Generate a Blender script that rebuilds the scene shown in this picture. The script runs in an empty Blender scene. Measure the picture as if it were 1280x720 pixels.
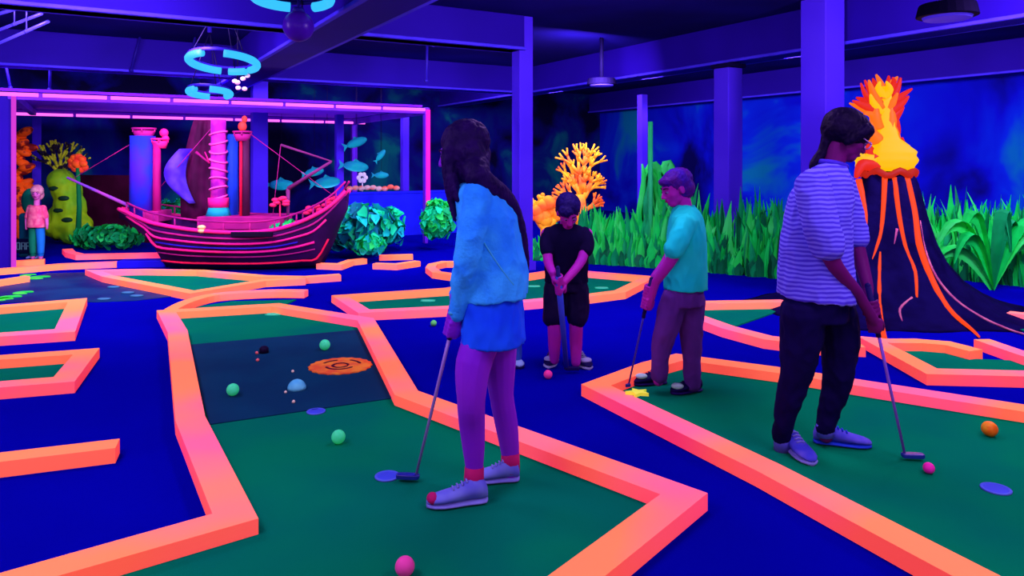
import bpy, math, random
from mathutils import Vector, Matrix, noise
random.seed(7)
COL = bpy.context.scene.collection
V = Vector
PI = math.pi
F, H, HY = 905.0, 1.5, 200.0          # focal length in px, eye height, horizon row
LIGHT = (1.0, 0.5, 1.7)               # tint of the blacklight flooding the hall

# ---------------------------------------------------------------- places
def at_y(px, py, Y):
    return V(((px-640)*Y/F, Y, H-(py-HY)*Y/F))
def at_z(px, py, z=0.0):
    Y = (H-z)*F/(py-HY)
    return V(((px-640)*Y/F, Y, z))
D1 = V((-0.5015, 0.865, 0)); D2 = V((0.865, 0.5015, 0))
def grid(a, s, z=0.0):
    return D1*a + D2*s + V((0, 0, z))
def px_on_a(px, a):                    # Y where the view through column px meets the line a
    k = (px-640)/F
    return a/(-0.5015*k+0.865)
GR = math.atan2(D2.y, D2.x)

# ---------------------------------------------------------------- materials
def lin(c):
    c = c/255.0
    return c/12.92 if c <= .04045 else ((c+.055)/1.055)**2.4
def alb(rgb, k=1.0):
    return tuple(min(.92, max(.001, lin(c)*k/l)) for c, l in zip(rgb, LIGHT)) + (1,)
MC = {}
def mat(name, rgb, rgb2=None, scale=3.0, rough=.6, emit=None, es=1.0, bump=0.0, bscale=40, raw=False,
        detail=2, lo=.4, hi=.6, stripes=None, spec=.08):
    if name in MC: return MC[name]
    m = bpy.data.materials.new(name); m.use_nodes = True
    nt = m.node_tree; N = nt.nodes; L = nt.links
    b = N['Principled BSDF']; b.inputs['Roughness'].default_value = rough
    b.inputs['Specular IOR Level'].default_value = spec
    if emit and es >= .69: rgb = tuple(c*.12 for c in emit); rgb2 = rgb
    c1 = alb(rgb)
    b.inputs['Base Color'].default_value = c1
    tc = N.new('ShaderNodeTexCoord')
    nz = N.new('ShaderNodeTexNoise'); nz.inputs['Scale'].default_value = scale; nz.inputs['Detail'].default_value = detail
    L.new(tc.outputs['Object'], nz.inputs['Vector'])
    cr = N.new('ShaderNodeValToRGB')
    cr.color_ramp.elements[0].position = lo; cr.color_ramp.elements[1].position = hi
    cr.color_ramp.elements[0].color = c1
    if rgb2 is None: rgb2 = tuple(min(255, c*1.08+2) for c in rgb)
    cr.color_ramp.elements[1].color = alb(rgb2)
    L.new(nz.outputs['Fac'], cr.inputs['Fac'])
    if stripes:
        sp = N.new('ShaderNodeSeparateXYZ'); L.new(tc.outputs['Object'], sp.inputs[0])
        mm = N.new('ShaderNodeMath'); mm.operation = 'MULTIPLY_ADD'; L.new(nz.outputs['Fac'], mm.inputs[0])
        mm.inputs[1].default_value = stripes[1]; L.new(sp.outputs['Z'], mm.inputs[2])
        m2 = N.new('ShaderNodeMath'); m2.operation = 'MULTIPLY'; m2.inputs[1].default_value = 2*PI/stripes[0]
        L.new(mm.outputs[0], m2.inputs[0])
        m3 = N.new('ShaderNodeMath'); m3.operation = 'SINE'; L.new(m2.outputs[0], m3.inputs[0])
        m4 = N.new('ShaderNodeMath'); m4.operation = 'MULTIPLY_ADD'; m4.inputs[1].default_value = .5; m4.inputs[2].default_value = .5
        L.new(m3.outputs[0], m4.inputs[0]); L.new(m4.outputs[0], cr.inputs['Fac'])
    L.new(cr.outputs['Color'], b.inputs['Base Color'])
    if emit:
        b.inputs['Emission Color'].default_value = tuple(lin(c) for c in emit)+(1,)
        b.inputs['Emission Strength'].default_value = es
    if bump:
        n2 = N.new('ShaderNodeTexNoise'); n2.inputs['Scale'].default_value = bscale; n2.inputs['Detail'].default_value = 3
        L.new(tc.outputs['Object'], n2.inputs['Vector'])
        bp = N.new('ShaderNodeBump'); bp.inputs['Strength'].default_value = bump; bp.inputs['Distance'].default_value = .02
        L.new(n2.outputs['Fac'], bp.inputs['Height']); L.new(bp.outputs['Normal'], b.inputs['Normal'])
    MC[name] = m
    return m

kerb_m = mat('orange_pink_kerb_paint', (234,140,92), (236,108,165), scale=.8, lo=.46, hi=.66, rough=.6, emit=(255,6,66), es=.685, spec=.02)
turf_m = mat('teal_green_turf', (0,94,98), (0,104,94), scale=1.2, rough=.95, bump=.25, bscale=300, spec=.0)
floor_m = mat('ultramarine_carpet', (0,0,156), (0,0,164), scale=1.0, rough=.9, bump=.1, bscale=200, spec=.0)

# ---------------------------------------------------------------- mesh builder
class M:
    def __init__(s): s.v = []; s.f = []; s.m = []; s.mi = 0
    def add(s, vs, fs):
        o = len(s.v); s.v += [V(p) for p in vs]
        for f in fs: s.f.append([o+i for i in f]); s.m.append(s.mi)
    def box(s, c, d, rz=0.0, R=None):
        R = R or Matrix.Rotation(rz, 3, 'Z'); c = V(c)
        vs = [c + R @ V((x*d[0]/2, y*d[1]/2, z*d[2]/2)) for x in (-1,1) for y in (-1,1) for z in (-1,1)]
        s.add(vs, [(0,1,3,2),(4,6,7,5),(0,4,5,1),(2,3,7,6),(0,2,6,4),(1,5,7,3)])
    def beam(s, a, b, w, h):
        a, b = V(a), V(b); d = (b-a).normalized()
        up = V((0,0,1)) if abs(d.z) < .95 else V((0,1,0))
        x = d.cross(up).normalized()*w/2; y = x.cross(d).normalized()*h/2
        s.add([a-x-y, a+x-y, a+x+y, a-x+y, b-x-y, b+x-y, b+x+y, b-x+y],
              [(3,2,1,0),(4,5,6,7),(0,1,5,4),(1,2,6,5),(2,3,7,6),(3,0,4,7)])
    def prism(s, poly, z0, z1):
        n = len(poly)
        area = sum(poly[i][0]*poly[(i+1)%n][1]-poly[(i+1)%n][0]*poly[i][1] for i in range(n))
        if area < 0: poly = poly[::-1]
        s.add([(p[0],p[1],z0) for p in poly]+[(p[0],p[1],z1) for p in poly],
              [tuple(range(n))[::-1], tuple(range(n,2*n))]+[(i,(i+1)%n,n+(i+1)%n,n+i) for i in range(n)])
    def loft(s, rings, cap=True, closed=False):
        n = len(rings[0]); vs = [p for r in rings for p in r]; fs = []
        k = len(rings)
        for i in range(k if closed else k-1):
            for j in range(n):
                a, b = i*n+j, i*n+(j+1)%n; c, d = ((i+1)%k)*n+(j+1)%n, ((i+1)%k)*n+j
                fs.append((a,b,c,d))
        if cap and not closed: fs += [tuple(range(n))[::-1], tuple(range((k-1)*n, k*n))]
        s.add(vs, fs)
    def tube(s, pts, r, n=10, closed=False, flat=1.0):
        pts = [V(p) for p in pts]
        k = len(pts); rs = r if isinstance(r, (list,tuple)) else [r]*k
        rings = []; u = None
        for i in range(k):
            if closed: t = pts[(i+1)%k]-pts[i-1]
            else: t = pts[min(i+1,k-1)]-pts[max(i-1,0)]
            t.normalize()
            if u is None:
                u = t.cross(V((0,0,1)) if abs(t.z) < .9 else V((0,1,0))).normalized()
            else:
                u = (u - t*u.dot(t)).normalized()
            w = t.cross(u)
            rings.append([pts[i]+u*math.cos(2*PI*j/n)*rs[i]+w*math.sin(2*PI*j/n)*rs[i]*flat for j in range(n)])
        s.loft(rings, closed=closed)
    def ell(s, c, r, R=None, n=16, m=10):
        c = V(c); r = r if isinstance(r, (list,tuple,Vector)) else (r,r,r)
        R = R or Matrix.Identity(3)
        vs = [c+R@V((0,0,-r[2]))]; fs = []
        for i in range(1, m):
            ph = -PI/2+PI*i/m
            for j in range(n):
                th = 2*PI*j/n
                vs.append(c+R@V((r[0]*math.cos(ph)*math.cos(th), r[1]*math.cos(ph)*math.sin(th), r[2]*math.sin(ph))))
        vs.append(c+R@V((0,0,r[2]))); T = len(vs)-1
        for j in range(n):
            fs.append((0, 1+(j+1)%n, 1+j)); fs.append((T, 1+(m-2)*n+j, 1+(m-2)*n+(j+1)%n))
        for i in range(m-2):
            for j in range(n):
                fs.append((1+i*n+j, 1+i*n+(j+1)%n, 1+(i+1)*n+(j+1)%n, 1+(i+1)*n+j))
        s.add(vs, fs)
    def chain(s, pts, radii, n=14, flat=1.0):
        pts = smooth_path(pts, radii, 4) if len(pts) > 2 else (pts, radii)
        p, r = pts
        s.tube(p, list(r), n)
        s.ell(p[0], r[0], n=n, m=8); s.ell(p[-1], r[-1], n=n, m=8)
    def jitter(s, amp, freq, seed=0):
        o = V((seed*3.1, seed*1.7, 0))
        for i, p in enumerate(s.v):
            s.v[i] = p + noise.noise_vector((p+o)*freq)*amp

def smooth_path(pts, radii, k=4):
    pts = [V(p) for p in pts]; out = []; rr = []
    n = len(pts)
    for i in range(n-1):
        p0, p1, p2, p3 = pts[max(i-1,0)], pts[i], pts[i+1], pts[min(i+2,n-1)]
        for j in range(k):
            t = j/k
            out.append(.5*((2*p1)+(p2-p0)*t+(2*p0-5*p1+4*p2-p3)*t*t+(3*p1-p0-3*p2+p3)*t**3))
            rr.append(radii[i]*(1-t)+radii[i+1]*t)
    out.append(pts[-1]); rr.append(radii[-1])
    return out, rr
def smooth2(pts, k=5):
    return smooth_path(pts, [1]*len(pts), k)[0]

def link(name, g, mats, parent=None, loc=None, smooth=True, bevel=0, remesh=0, fold=0, ffreq=9, relax=0):
    """one mesh object; geometry given in world space"""
    mats = mats if isinstance(mats, (list,tuple)) else [mats]
    me = bpy.data.meshes.new(name)
    org = V(parent['_org']) if parent is not None else (V(loc) if loc is not None else V((0,0,0)))
    me.from_pydata([p-org for p in g.v], [], g.f)
    for m in mats: me.materials.append(m)
    for p, mi in zip(me.polygons, g.m): p.material_index = mi
    o = bpy.data.objects.new(name, me); COL.objects.link(o)
    if remesh:
        md = o.modifiers.new('r', 'REMESH'); md.mode = 'VOXEL'; md.voxel_size = remesh
        if relax:
            sm = o.modifiers.new('s', 'SMOOTH'); sm.factor = .5; sm.iterations = relax
        dg = bpy.context.evaluated_depsgraph_get()
        nm = bpy.data.meshes.new_from_object(o.evaluated_get(dg))
        o.modifiers.clear(); o.data = nm; bpy.data.meshes.remove(me); me = nm; me.name = name
        if not me.materials:
            for m in mats: me.materials.append(m)
        if fold:
            ns = [v.normal.copy() for v in me.vertices]
            for v, nn in zip(me.vertices, ns):
                p = v.co
                q = V((p.x*ffreq, p.y*ffreq, p.z*ffreq*.55))
                f = noise.noise(q)+.5*noise.noise(q*2.1+V((5,1,2)))
                f = 1-abs(f)*2.2
                v.co += nn*fold*f
    me.polygons.foreach_set('use_smooth', [smooth]*len(me.polygons)); me.update()
    if bevel:
        b = o.modifiers.new('bevel', 'BEVEL'); b.width = bevel; b.segments = 2; b.limit_method = 'ANGLE'
    if parent is not None:
        o.parent = parent
        o['_org'] = tuple(org)
    else:
        o.location = org; o['_org'] = tuple(org)
    return o
def tag(o, label=None, cat=None, group=None, kind=None):
    if label: o['label'] = label
    if cat: o['category'] = cat
    if group: o['group'] = group
    if kind: o['kind'] = kind
    return o
def thing(name, label, cat, loc, group=None):
    o = bpy.data.objects.new(name, None); COL.objects.link(o); o.empty_display_size = .1
    o.location = loc; o['_org'] = tuple(loc)
    return tag(o, label, cat, group)

# ================================================================ the room
A_FAR, S_LEFT, S_RIGHT, CEIL = 17.5, -3.5, 13.2, 3.45
g = M(); c = [grid(-7, S_LEFT-.2), grid(-7, S_RIGHT+.2), grid(A_FAR+.2, S_RIGHT+.2), grid(A_FAR+.2, S_LEFT-.2)]
g.prism([(p.x,p.y) for p in c], -.1, 0)
tag(link('floor', g, floor_m, smooth=False), kind='structure')
g = M(); c = [grid(-1.5, S_LEFT-.2), grid(-1.5, S_RIGHT+.2), grid(A_FAR+.2, S_RIGHT+.2), grid(A_FAR+.2, S_LEFT-.2)]
g.prism([(p.x,p.y) for p in c], CEIL, CEIL+.1)
ceil_m = mat('dark_navy_ceiling', (9,2,90), (14,4,120), scale=.5, rough=.9, spec=.05)
tag(link('ceiling', g, ceil_m, smooth=False), kind='structure')

def mural(name, base, cols, scale, stops):
    m = mat(name, base, rough=.9, spec=.05)
    nt = m.node_tree; N = nt.nodes; L = nt.links; b = N['Principled BSDF']
    tc = N.new('ShaderNodeTexCoord')
    nz = N.new('ShaderNodeTexNoise'); nz.inputs['Scale'].default_value = scale; nz.inputs['Detail'].default_value = 4
    nz.inputs['Distortion'].default_value = .8
    L.new(tc.outputs['Object'], nz.inputs['Vector'])
    cr = N.new('ShaderNodeValToRGB'); e = cr.color_ramp.elements
    e[0].position = stops[0]; e[0].color = alb(cols[0]); e[1].position = stops[-1]; e[1].color = alb(cols[-1])
    for c_, s_ in zip(cols[1:-1], stops[1:-1]):
        x = e.new(s_); x.color = alb(c_)
    L.new(nz.outputs['Fac'], cr.inputs['Fac']); L.new(cr.outputs['Color'], b.inputs['Base Color'])
    return m
far_m = mural('jungle_night_mural', (4,4,60), [(2,0,44),(8,4,110),(2,24,110),(0,80,110)], .8, [.36,.5,.6,.72])
right_m = mural('ocean_night_mural', (4,4,90), [(4,0,84),(6,8,200),(2,30,215),(0,96,170)], .42, [.34,.46,.55,.66])
side_m = mat('violet_wall_paint', (22,4,140), rough=.8)
g = M(); g.beam(grid(A_FAR+.1, S_LEFT-.2, CEIL/2), grid(A_FAR+.1, S_RIGHT+.2, CEIL/2), .2, CEIL)
tag(link('wall_back', g, far_m, smooth=False), kind='structure')
g = M(); g.beam(grid(0, S_RIGHT+.1, CEIL/2), grid(A_FAR, S_RIGHT+.1, CEIL/2), .2, CEIL)
tag(link('wall_right', g, right_m, smooth=False), kind='structure')
g = M(); g.beam(grid(3, S_LEFT-.1, CEIL/2), grid(A_FAR, S_LEFT-.1, CEIL/2), .2, CEIL)
tag(link('wall_left', g, side_m, smooth=False), kind='structure')

beam_m = mat('blue_violet_beam_paint', (24,2,142), (29,3,156), scale=.6, rough=.7)
edge_m = mat('lit_edge_violet', (58,34,235), rough=.6)  # paler tone paints the light along the beams' lower edges
def cbeam(a0, s0, a1, s1, w, zb, zt, label=None):
    g = M(); g.beam(grid(a0, s0, (zb+zt)/2), grid(a1, s1, (zb+zt)/2), w, zt-zb)
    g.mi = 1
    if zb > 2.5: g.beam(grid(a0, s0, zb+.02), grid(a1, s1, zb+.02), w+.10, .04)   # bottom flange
    return g
BEAMS = [('trim_1', cbeam(-1.4, 2.33, A_FAR, 2.33, .50, 2.9, CEIL)),
         ('trim_2', cbeam(-1.4, 8.10, A_FAR, 8.10, .34, 2.9, CEIL)),
         ('trim_3', cbeam(0, 12.95, A_FAR, 12.95, .3, 2.9, CEIL)),
         ('trim_4', cbeam(8.5, S_LEFT, 8.5, 2.08, .26, 2.98, CEIL)),
         ('trim_5', cbeam(8.5, 2.58, 8.5, 5.05, .26, 2.98, CEIL)),
         ('trim_6', cbeam(13.2, S_LEFT, 13.2, 2.08, .3, 2.9, CEIL)),
         ('trim_7', cbeam(13.2, 2.58, 13.2, 7.93, .3, 2.9, CEIL))]
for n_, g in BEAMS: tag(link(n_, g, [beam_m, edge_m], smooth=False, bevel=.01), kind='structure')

col_m = mat('violet_column_paint', (58,22,226), (66,28,236), scale=.8, rough=.65)
cap_m = mat('dark_column_head', (6,0,50), rough=.8)
def column(px, Y, side, label, cap=False, top=CEIL, m=None):
    p = at_y(px, 200, Y); p.z = 0
    t = thing('column', label, 'column', p)
    g = M(); g.box((p.x,p.y,top/2), (side,side,top), GR); link('column_shaft', g, m or col_m, t, smooth=False, bevel=.012)
    g = M(); g.box((p.x,p.y,.06), (side+.06,side+.06,.12), GR); link('column_base', g, m or col_m, t, smooth=False, bevel=.01)
    if cap:
        g = M(); g.box((p.x,p.y,top+.03), (side+.07,side+.07,.06), GR); link('column_head', g, cap_m, t, smooth=False, bevel=.01)
    return t
column(1028, 8.8, .355, 'tall thick violet column behind the striped-shirt adult, left of the volcano')
column(910, 10.45, .285, 'violet column with a dark flat head, rising from the tall grass behind the boy in teal', cap=True, top=2.82)
column(653, 9.9, .215, 'violet column rising just left of the orange branching coral')
column(803, 15.5, .16, 'slim far violet column beside the thin green pipe', top=2.9)
column(324, 14.6, .29, 'violet column behind the middle of the pirate ship')
column(424, 15.2, .16, 'slim violet column at the bow spar of the ship under the neon frame', top=2.5)
column(506, 15.6, .15, 'slim violet column above the low blue wall, left of the pink vertical tube', top=2.5)
column(46, 14.0, .15, 'narrow blue column behind the child in pink at far left', top=2.4)
g = M(); p = at_y(813, 200, 10.4); g.tube([(p.x,p.y,0),(p.x,p.y,2.05)], .036)
tag(link('pipe', g, mat('green_pipe_paint', (30,150,110)), loc=(p.x,p.y,0)), 'thin upright green pipe beside a slim violet column above the grass', 'pipe')

# ceiling services ---------------------------------------------------------
duct_m = mat('pale_violet_metal', (64,44,235), rough=.35, spec=.6)
dk_m = mat('dark_blue_metal', (20,6,120), rough=.5)
def pipe(pts, r, label, m=duct_m, name='ceiling_pipe', z=None):
    w = [at_z(*p) for p in pts]
    g = M(); g.tube(w, r, 10)
    for i in range(len(w)-1):
        n = max(1, int((w[i+1]-w[i]).length/1.3))
        for k in range(n):
            q = w[i].lerp(w[i+1], (k+.5)/n)
            g.tube([q, V((q.x,q.y,CEIL))], .008, 6)
            d = (w[i+1]-w[i]).normalized()*.03
            g.tube([q-d, q+d], r*1.18, 10)
    return tag(link(name, g, m, loc=w[0]), label, 'pipe')
pipe([(-60,34,3.25),(48,3,3.25)], .02, 'uppermost of three slanting ceiling pipes at the top left corner')
pipe([(-60,60,3.1),(52,17,3.1)], .018, 'middle of three slanting ceiling pipes at the top left corner')
pipe([(-60,80,2.95),(60,27,2.95)], .018, 'lowest of three slanting ceiling pipes at the top left corner')
pipe([(50,4,3.22),(410,33,3.22)], .055, 'long ceiling pipe running behind the cyan ring lamps to the purple globe')
pipe([(462,42,3.12),(640,60,3.12)], .05, 'ceiling pipe right of the broad slanting beam, with short fittings')
g = M()
a_, b_ = at_z(545,52,3.15), at_z(585,44,3.15)
for k in range(5):
    q = a_.lerp(b_, k/4); g.box(q, (.16,.22,.10), GR+.5)
    g.tube([q, V((q.x,q.y,CEIL))], .01, 6)
tag(link('cable_tray', g, duct_m, loc=a_, smooth=False), 'short stepped pale metal tray hung beside the ceiling pipe', 'cable tray')
for i, (x0,y0,x1,y1,lb) in enumerate([(64,60,62,112,'vertical dark hanger rod above the left end of the neon frame'),
                          (175,55,164,88,'slanting dark hanger rod above the middle of the neon frame'),
                          (0,82,13,110,'slanting dark brace rod at the far left edge above the neon frame'),
                          (244,25,238,75,'dark hanger rod beside the cyan ring lamps'),
                          (534,85,533,101,'short dark hanger rod near the column, above the neon frame corner')]):
    Y = 11.5
    g = M(); a_, b_ = at_y(x0,y0,Y), at_y(x1,y1,Y); a_ = V((a_.x, a_.y, CEIL))
    g.tube([a_, b_], .022, 8); g.ell(b_, .035, n=8, m=6)
    tag(link('hanger_rod', g, dk_m, loc=a_), lb, 'rod')
# round dark lamp housings on the beam
LAMP = []
wire_m = mat('black_wire', (6,2,40))
def housing(px, py, z, r, label):
    p = at_z(px, py, z)
    t = thing('ceiling_lamp', label, 'lamp', p)
    g = M(); g.tube([p, p+V((0,0,.10))], [r*1.0, r*.9], 24); link('housing', g, cap_m, t, bevel=.01, smooth=False)
    g = M(); g.tube([p+V((0,0,-.02)), p+V((0,0,0))], [r*.75, r*.8], 24); link('lens', g, mat('violet_lens', (90,60,240), emit=(60,30,255), es=.3), t, smooth=False)
    g = M(); g.tube([p+V((0,0,.1)), V((p.x,p.y,CEIL))], .03, 8); link('stem', g, cap_m, t)
    LAMP.append(p); return t
housing(752, 106, 2.70, .24, 'dark round ceiling lamp under the beam between the green pipe and the coral')
housing(1184, 21, 2.62, .22, 'dark round ceiling lamp at the upper right, above the volcano flame')

# ring lamps
cyan_m = mat('cyan_ring_tube', (40,150,255), emit=(50,180,255), es=1.25)
def ring_lamp(px, py, Y, rpx, ratio, label, gaps):
    c = at_y(px, py, Y); R = rpx*Y/F
    t = thing('ring_lamp', label, 'lamp', V((c.x,c.y,c.z)))
    tilt = math.asin(min(.9, ratio)) - math.atan((HY-py)/F)
    def P(th, rr=R): 
        v = V((rr*math.cos(th), rr*math.sin(th)*math.cos(tilt), -rr*math.sin(th)*math.sin(tilt)))
        return c+V((v.x, v.y, v.z))
    for a0, a1 in gaps:
        g = M(); n = 20; g.tube([P(math.radians(a0+(a1-a0)*k/n)) for k in range(n+1)], .045, 10); link('light_tube', g, cyan_m, t)
    g = M(); g.tube([P(2*PI*k/40, R) + V((0,0,.045)) for k in range(40)], .022, 8, closed=True); link('ring_frame', g, dk_m, t)
    for k in range(3):
        q = P(math.radians(90+120*k)); g = M(); g.tube([q, V((c.x, c.y, min(CEIL, c.z+.8)))], .006, 6); link('wire', g, wire_m, t)
    g = M(); g.tube([V((c.x,c.y,min(CEIL,c.z+.8))), V((c.x,c.y,CEIL+.02))], .03, 8); link('ceiling_rose', g, dk_m, t)
    return t
ring_lamp(279, 78, 8.6, 40, .30, 'larger cyan ring lamp hanging above the ship', [(115,256),(68,102),(-68,58)])
ring_lamp(262, 116, 9.6, 24, .22, 'small cyan ring lamp hanging just above the pink neon line', [(112,250),(292,418)])
ring_lamp(365, -3, 6.3, 46, .28, 'cyan ring lamp cut off by the top of the picture', [(110,260),(275,430)])
p = at_y(373, 33, 6.5)
t = thing('globe_lamp', 'round purple globe hanging beside the broad slanting beam', 'lamp', p)
g = M(); g.ell(p, .137, n=28, m=18); link('globe', g, mat('purple_globe_glass', (46,3,140), rough=.3), t)
g = M(); g.tube([p+V((0,0,.13)), V((p.x,p.y,CEIL))], .012, 8); g.tube([p+V((0,0,.125)),p+V((0,0,.17))],[.06,.04],12); link('globe_fitting', g, dk_m, t)
p = at_y(297, 103, 9.0)
t = thing('hanging_ornament', 'small white and pink ornament hanging right of the ring lamps', 'ornament', p)
g = M()
for k, (dx, dz) in enumerate([(0,.0),(.06,.05),(-.05,.02),(.1,.09),(-.02,-.06),(.05,-.07)]): g.ell(p+V((dx,.02*k,dz)), (.035,.03,.028), n=10, m=8)
link('blossom', g, mat('white_pink_ornament', (235,190,255), (255,120,220), scale=12), t)
g = M(); g.tube([p, V((p.x,p.y,CEIL))], .007, 6); link('wire', g, wire_m, t)

# ================================================================ neon frame pavilion
fr_m = mat('purple_frame_paint', (92,24,232), rough=.6)
pink_m = mat('pink_neon_tube', (255,120,235), emit=(255,96,225), es=1.7)
hot_m = mat('magenta_neon_tube', (255,30,210), emit=(255,30,205), es=1.3)
FA, FB, FZ = 12.0, 16.2, 2.4
def S_at(px, a): Y = px_on_a(px, a); X = (px-640)/F*Y; return X*.865+Y*.5015
s0, s1 = S_at(15, FA), S_at(534, FA)
root = thing('neon_pavilion_frame', 'large purple pavilion frame outlined by pink neon tubes around the pirate ship', 'frame', grid(FA, s0))
def fb(a0,s0_,a1,s1_,z,w,h,name): 
    g = M(); g.beam(grid(a0,s0_,z), grid(a1,s1_,z), w, h); return link(name, g, fr_m, root, smooth=False, bevel=.01)
fb(FA+.06, s0-.6, FA+.06, s1, FZ-.02, .06, .10, 'front_beam'); fb(FB, s0-.6, FB, s1+.0, FZ-.02, .10, .12, 'rear_beam')
fb(FA, s1, FB, s1, FZ-.02, .10, .12, 'side_beam'); fb(FA, s0, FB, s0, FZ-.02, .10, .10, 'side_beam')
g = M(); c = [grid(FA+.1,s0-.6), grid(FA+.1,s1-.05), grid(FB,s1-.05), grid(FB,s0-.6)]; g.prism([(q.x,q.y) for q in c], FZ+.05, FZ+.09)
link('canopy_panel', g, mat('blue_canopy_panel', (100,16,255)), root, smooth=False)
for s_, w in ((s0-.12, .22), (s1, .06)):
    g = M(); q = grid(FA+.08, s_); g.box((q.x,q.y,FZ/2), (w,.1,FZ), GR); link('post', g, fr_m if w<.1 else beam_m, root, smooth=False, bevel=.006)
for s_ in (s1,):
    g = M(); q = grid(FB, s_); g.box((q.x,q.y,FZ/2), (.12,.12,FZ), GR); link('post', g, fr_m, root, smooth=False, bevel=.006)
def run(a, sa, sb, n, z, m, gap=.05):
    for k in range(n):
        x0 = sa+(sb-sa)*k/n+gap/2; x1 = sa+(sb-sa)*(k+1)/n-gap/2
        g = M(); g.tube([grid(a,x0,z), grid(a,x1,z)], .026, 8); link('neon_tube', g, m, root)
run(FA, s0-.5, s1-.02, 8, FZ, pink_m)
run(FB-.08, s0-.3, S_at(456, FB), 7, FZ-.05, pink_m)
g = M(); q = grid(FA-.02, s1+.01); g.tube([(q.x,q.y,.62),(q.x,q.y,FZ)], .038, 10); link('neon_tube', g, hot_m, root)
g = M(); g.tube([(q.x,q.y,.5),(q.x,q.y,.74)], .042, 10); link('tube_socket', g, mat('yellow_socket', (240,180,40)), root)
g = M(); q = grid(FA-.02, s0+.02); g.tube([(q.x,q.y,.03),(q.x,q.y,FZ-.03)], .030, 8); link('neon_tube', g, mat('rose_neon_tube',(230,50,220),emit=(225,60,225),es=.9), root)

# low blue wall behind the leafy bushes
s2, s3 = S_at(432, 13.6), S_at(600, 13.6)
g = M(); g.beam(grid(13.6,s2,.42), grid(13.6,s3,.42), .15, .84); g.beam(grid(13.6,s2,.86), grid(13.6,s3,.86), .2, .04)
tag(link('low_wall', g, mat('bright_blue_wall_paint', (16,20,235), rough=.7), smooth=False, loc=grid(13.6,s2)), 'low bright blue wall behind the leafy bushes, right of the ship', 'wall')
# dark maroon screen at left
q0, q1 = at_y(102, 200, 13.6), at_y(192, 200, 13.2)
g = M(); g.beam(V((q0.x,q0.y,.62)), V((q1.x,q1.y,.62)), .06, 1.2); 
g.beam(V((q0.x,q0.y,.03)), V((q1.x,q1.y,.03)), .2, .06)
tag(link('backdrop_panel', g, mat('dark_maroon_panel', (48,0,36), (60,4,48)), smooth=False, loc=(q0.x,q0.y,0)), 'dark maroon backdrop panel left of the pirate ship', 'panel')

# ================================================================ minigolf lanes
KH = .075
def offs(pts, w, closed):
    n = len(pts); out = []
    for i in range(n):
        p = pts[i]
        a = pts[i-1] if (i > 0 or closed) else None
        b = pts[(i+1)%n] if (i < n-1 or closed) else None
        d1 = (p-a).normalized() if a is not None else None
        d2 = (b-p).normalized() if b is not None else None
        if d1 is None: d1 = d2
        if d2 is None: d2 = d1
        n1 = V((-d1.y,d1.x,0)); n2 = V((-d2.y,d2.x,0)); m = (n1+n2).normalized()
        k = w/2/max(.38, m.dot(n1))
        out.append((p+m*k, p-m*k))
    return out
def gpts(px): return [V((q.x,q.y,0)) for q in (at_z(x, y, KH) for x, y in px)]
def lane(label, px, closed=False, w=.15, turf=None, runs=None, tpx=None, name='minigolf_lane', curve=False, kh=KH):
    pts = gpts(px)
    if curve: pts = smooth2(pts, 5)
    base = pts[0]
    t = thing(name, label, 'minigolf lane' if turf or tpx else 'kerb', V((base.x,base.y,0)))
    o = offs(pts, w, closed); n = len(pts)
    segs = n if closed else n-1
    if curve:
        g = M(); poly = [a for a,b in o]+[b for a,b in o][::-1]
        rings = [[V((a.x,a.y,0)),V((b.x,b.y,0)),V((b.x,b.y,kh)),V((a.x,a.y,kh))] for a,b in o]
        g.loft(rings); link('border_board', g, kerb_m, t, smooth=False, bevel=.006)
    else:
        for i in range(segs):
            j = (i+1)%n; g = M()
            a0,b0 = o[i]; a1,b1 = o[j]
            g.loft([[V((a0.x,a0.y,0)),V((b0.x,b0.y,0)),V((b0.x,b0.y,kh)),V((a0.x,a0.y,kh))],
                    [V((a1.x,a1.y,0)),V((b1.x,b1.y,0)),V((b1.x,b1.y,kh)),V((a1.x,a1.y,kh))]])
            link('border_board', g, kerb_m, t, smooth=False)
    if turf or tpx:
        tp = gpts(tpx) if tpx else pts
        g = M(); g.prism([(p.x,p.y) for p in tp], 0.001, .012); link('turf', g, turf_m, t, smooth=False)
    return t
L1 = lane('large zigzag lane in the foreground where the woman in the blue jacket stands',
     [(208,389),(222,414),(238,523),(294,645),(-200,785),(600,812),(855,617),(508,491),(457,399),(344,381)], closed=True, turf=True)
# dark mat across lane 1
def zpt(px, py, z): q = at_z(px, py, z); return (q.x, q.y)
g = M(); g.prism([zpt(234,431,.018), zpt(448,412,.018), zpt(492,497,.018), zpt(262,530,.018)], .012, .018)
L1mat = link('dark_mat', g, mat('dark_navy_turf', (0,40,92), (0,46,98), scale=2, rough=.95, spec=.05, bump=.2, bscale=300), L1, smooth=False)
L1mat['label'] = 'dark navy mat band across the lane'
lane('thin curved kerb arching behind the far edge of the large zigzag lane', [(214,386),(235,376),(272,367),(335,363),(383,363)], w=.13, curve=True,
     tpx=[(225,385),(250,375),(290,369),(340,368),(370,367),(344,378),(290,383)])
lane('long narrow lane behind the woman and the boy in black', [(425,370),(560,361),(655,344),(700,337),(812,346),(775,364),(735,369),(660,376),(560,384),(455,389)], closed=True, turf=True, w=.14)
lane('large lane at right where the adult in the striped shirt stands', [(745,481),(812,456),(850,446),(985,464),(1066,477),(1280,510),(1500,544),(1400,812),(1221,720),(960,584)], closed=True, turf=True, w=.15)
lane('pink kerb curving round the left foot of the volcano', [(1078,431),(1020,429),(960,422),(910,409),(868,394),(846,384),(874,378),(985,376)], w=.15,
     tpx=[(985,376),(874,378),(850,385),(875,395),(910,402),(930,395),(960,385)])
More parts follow.
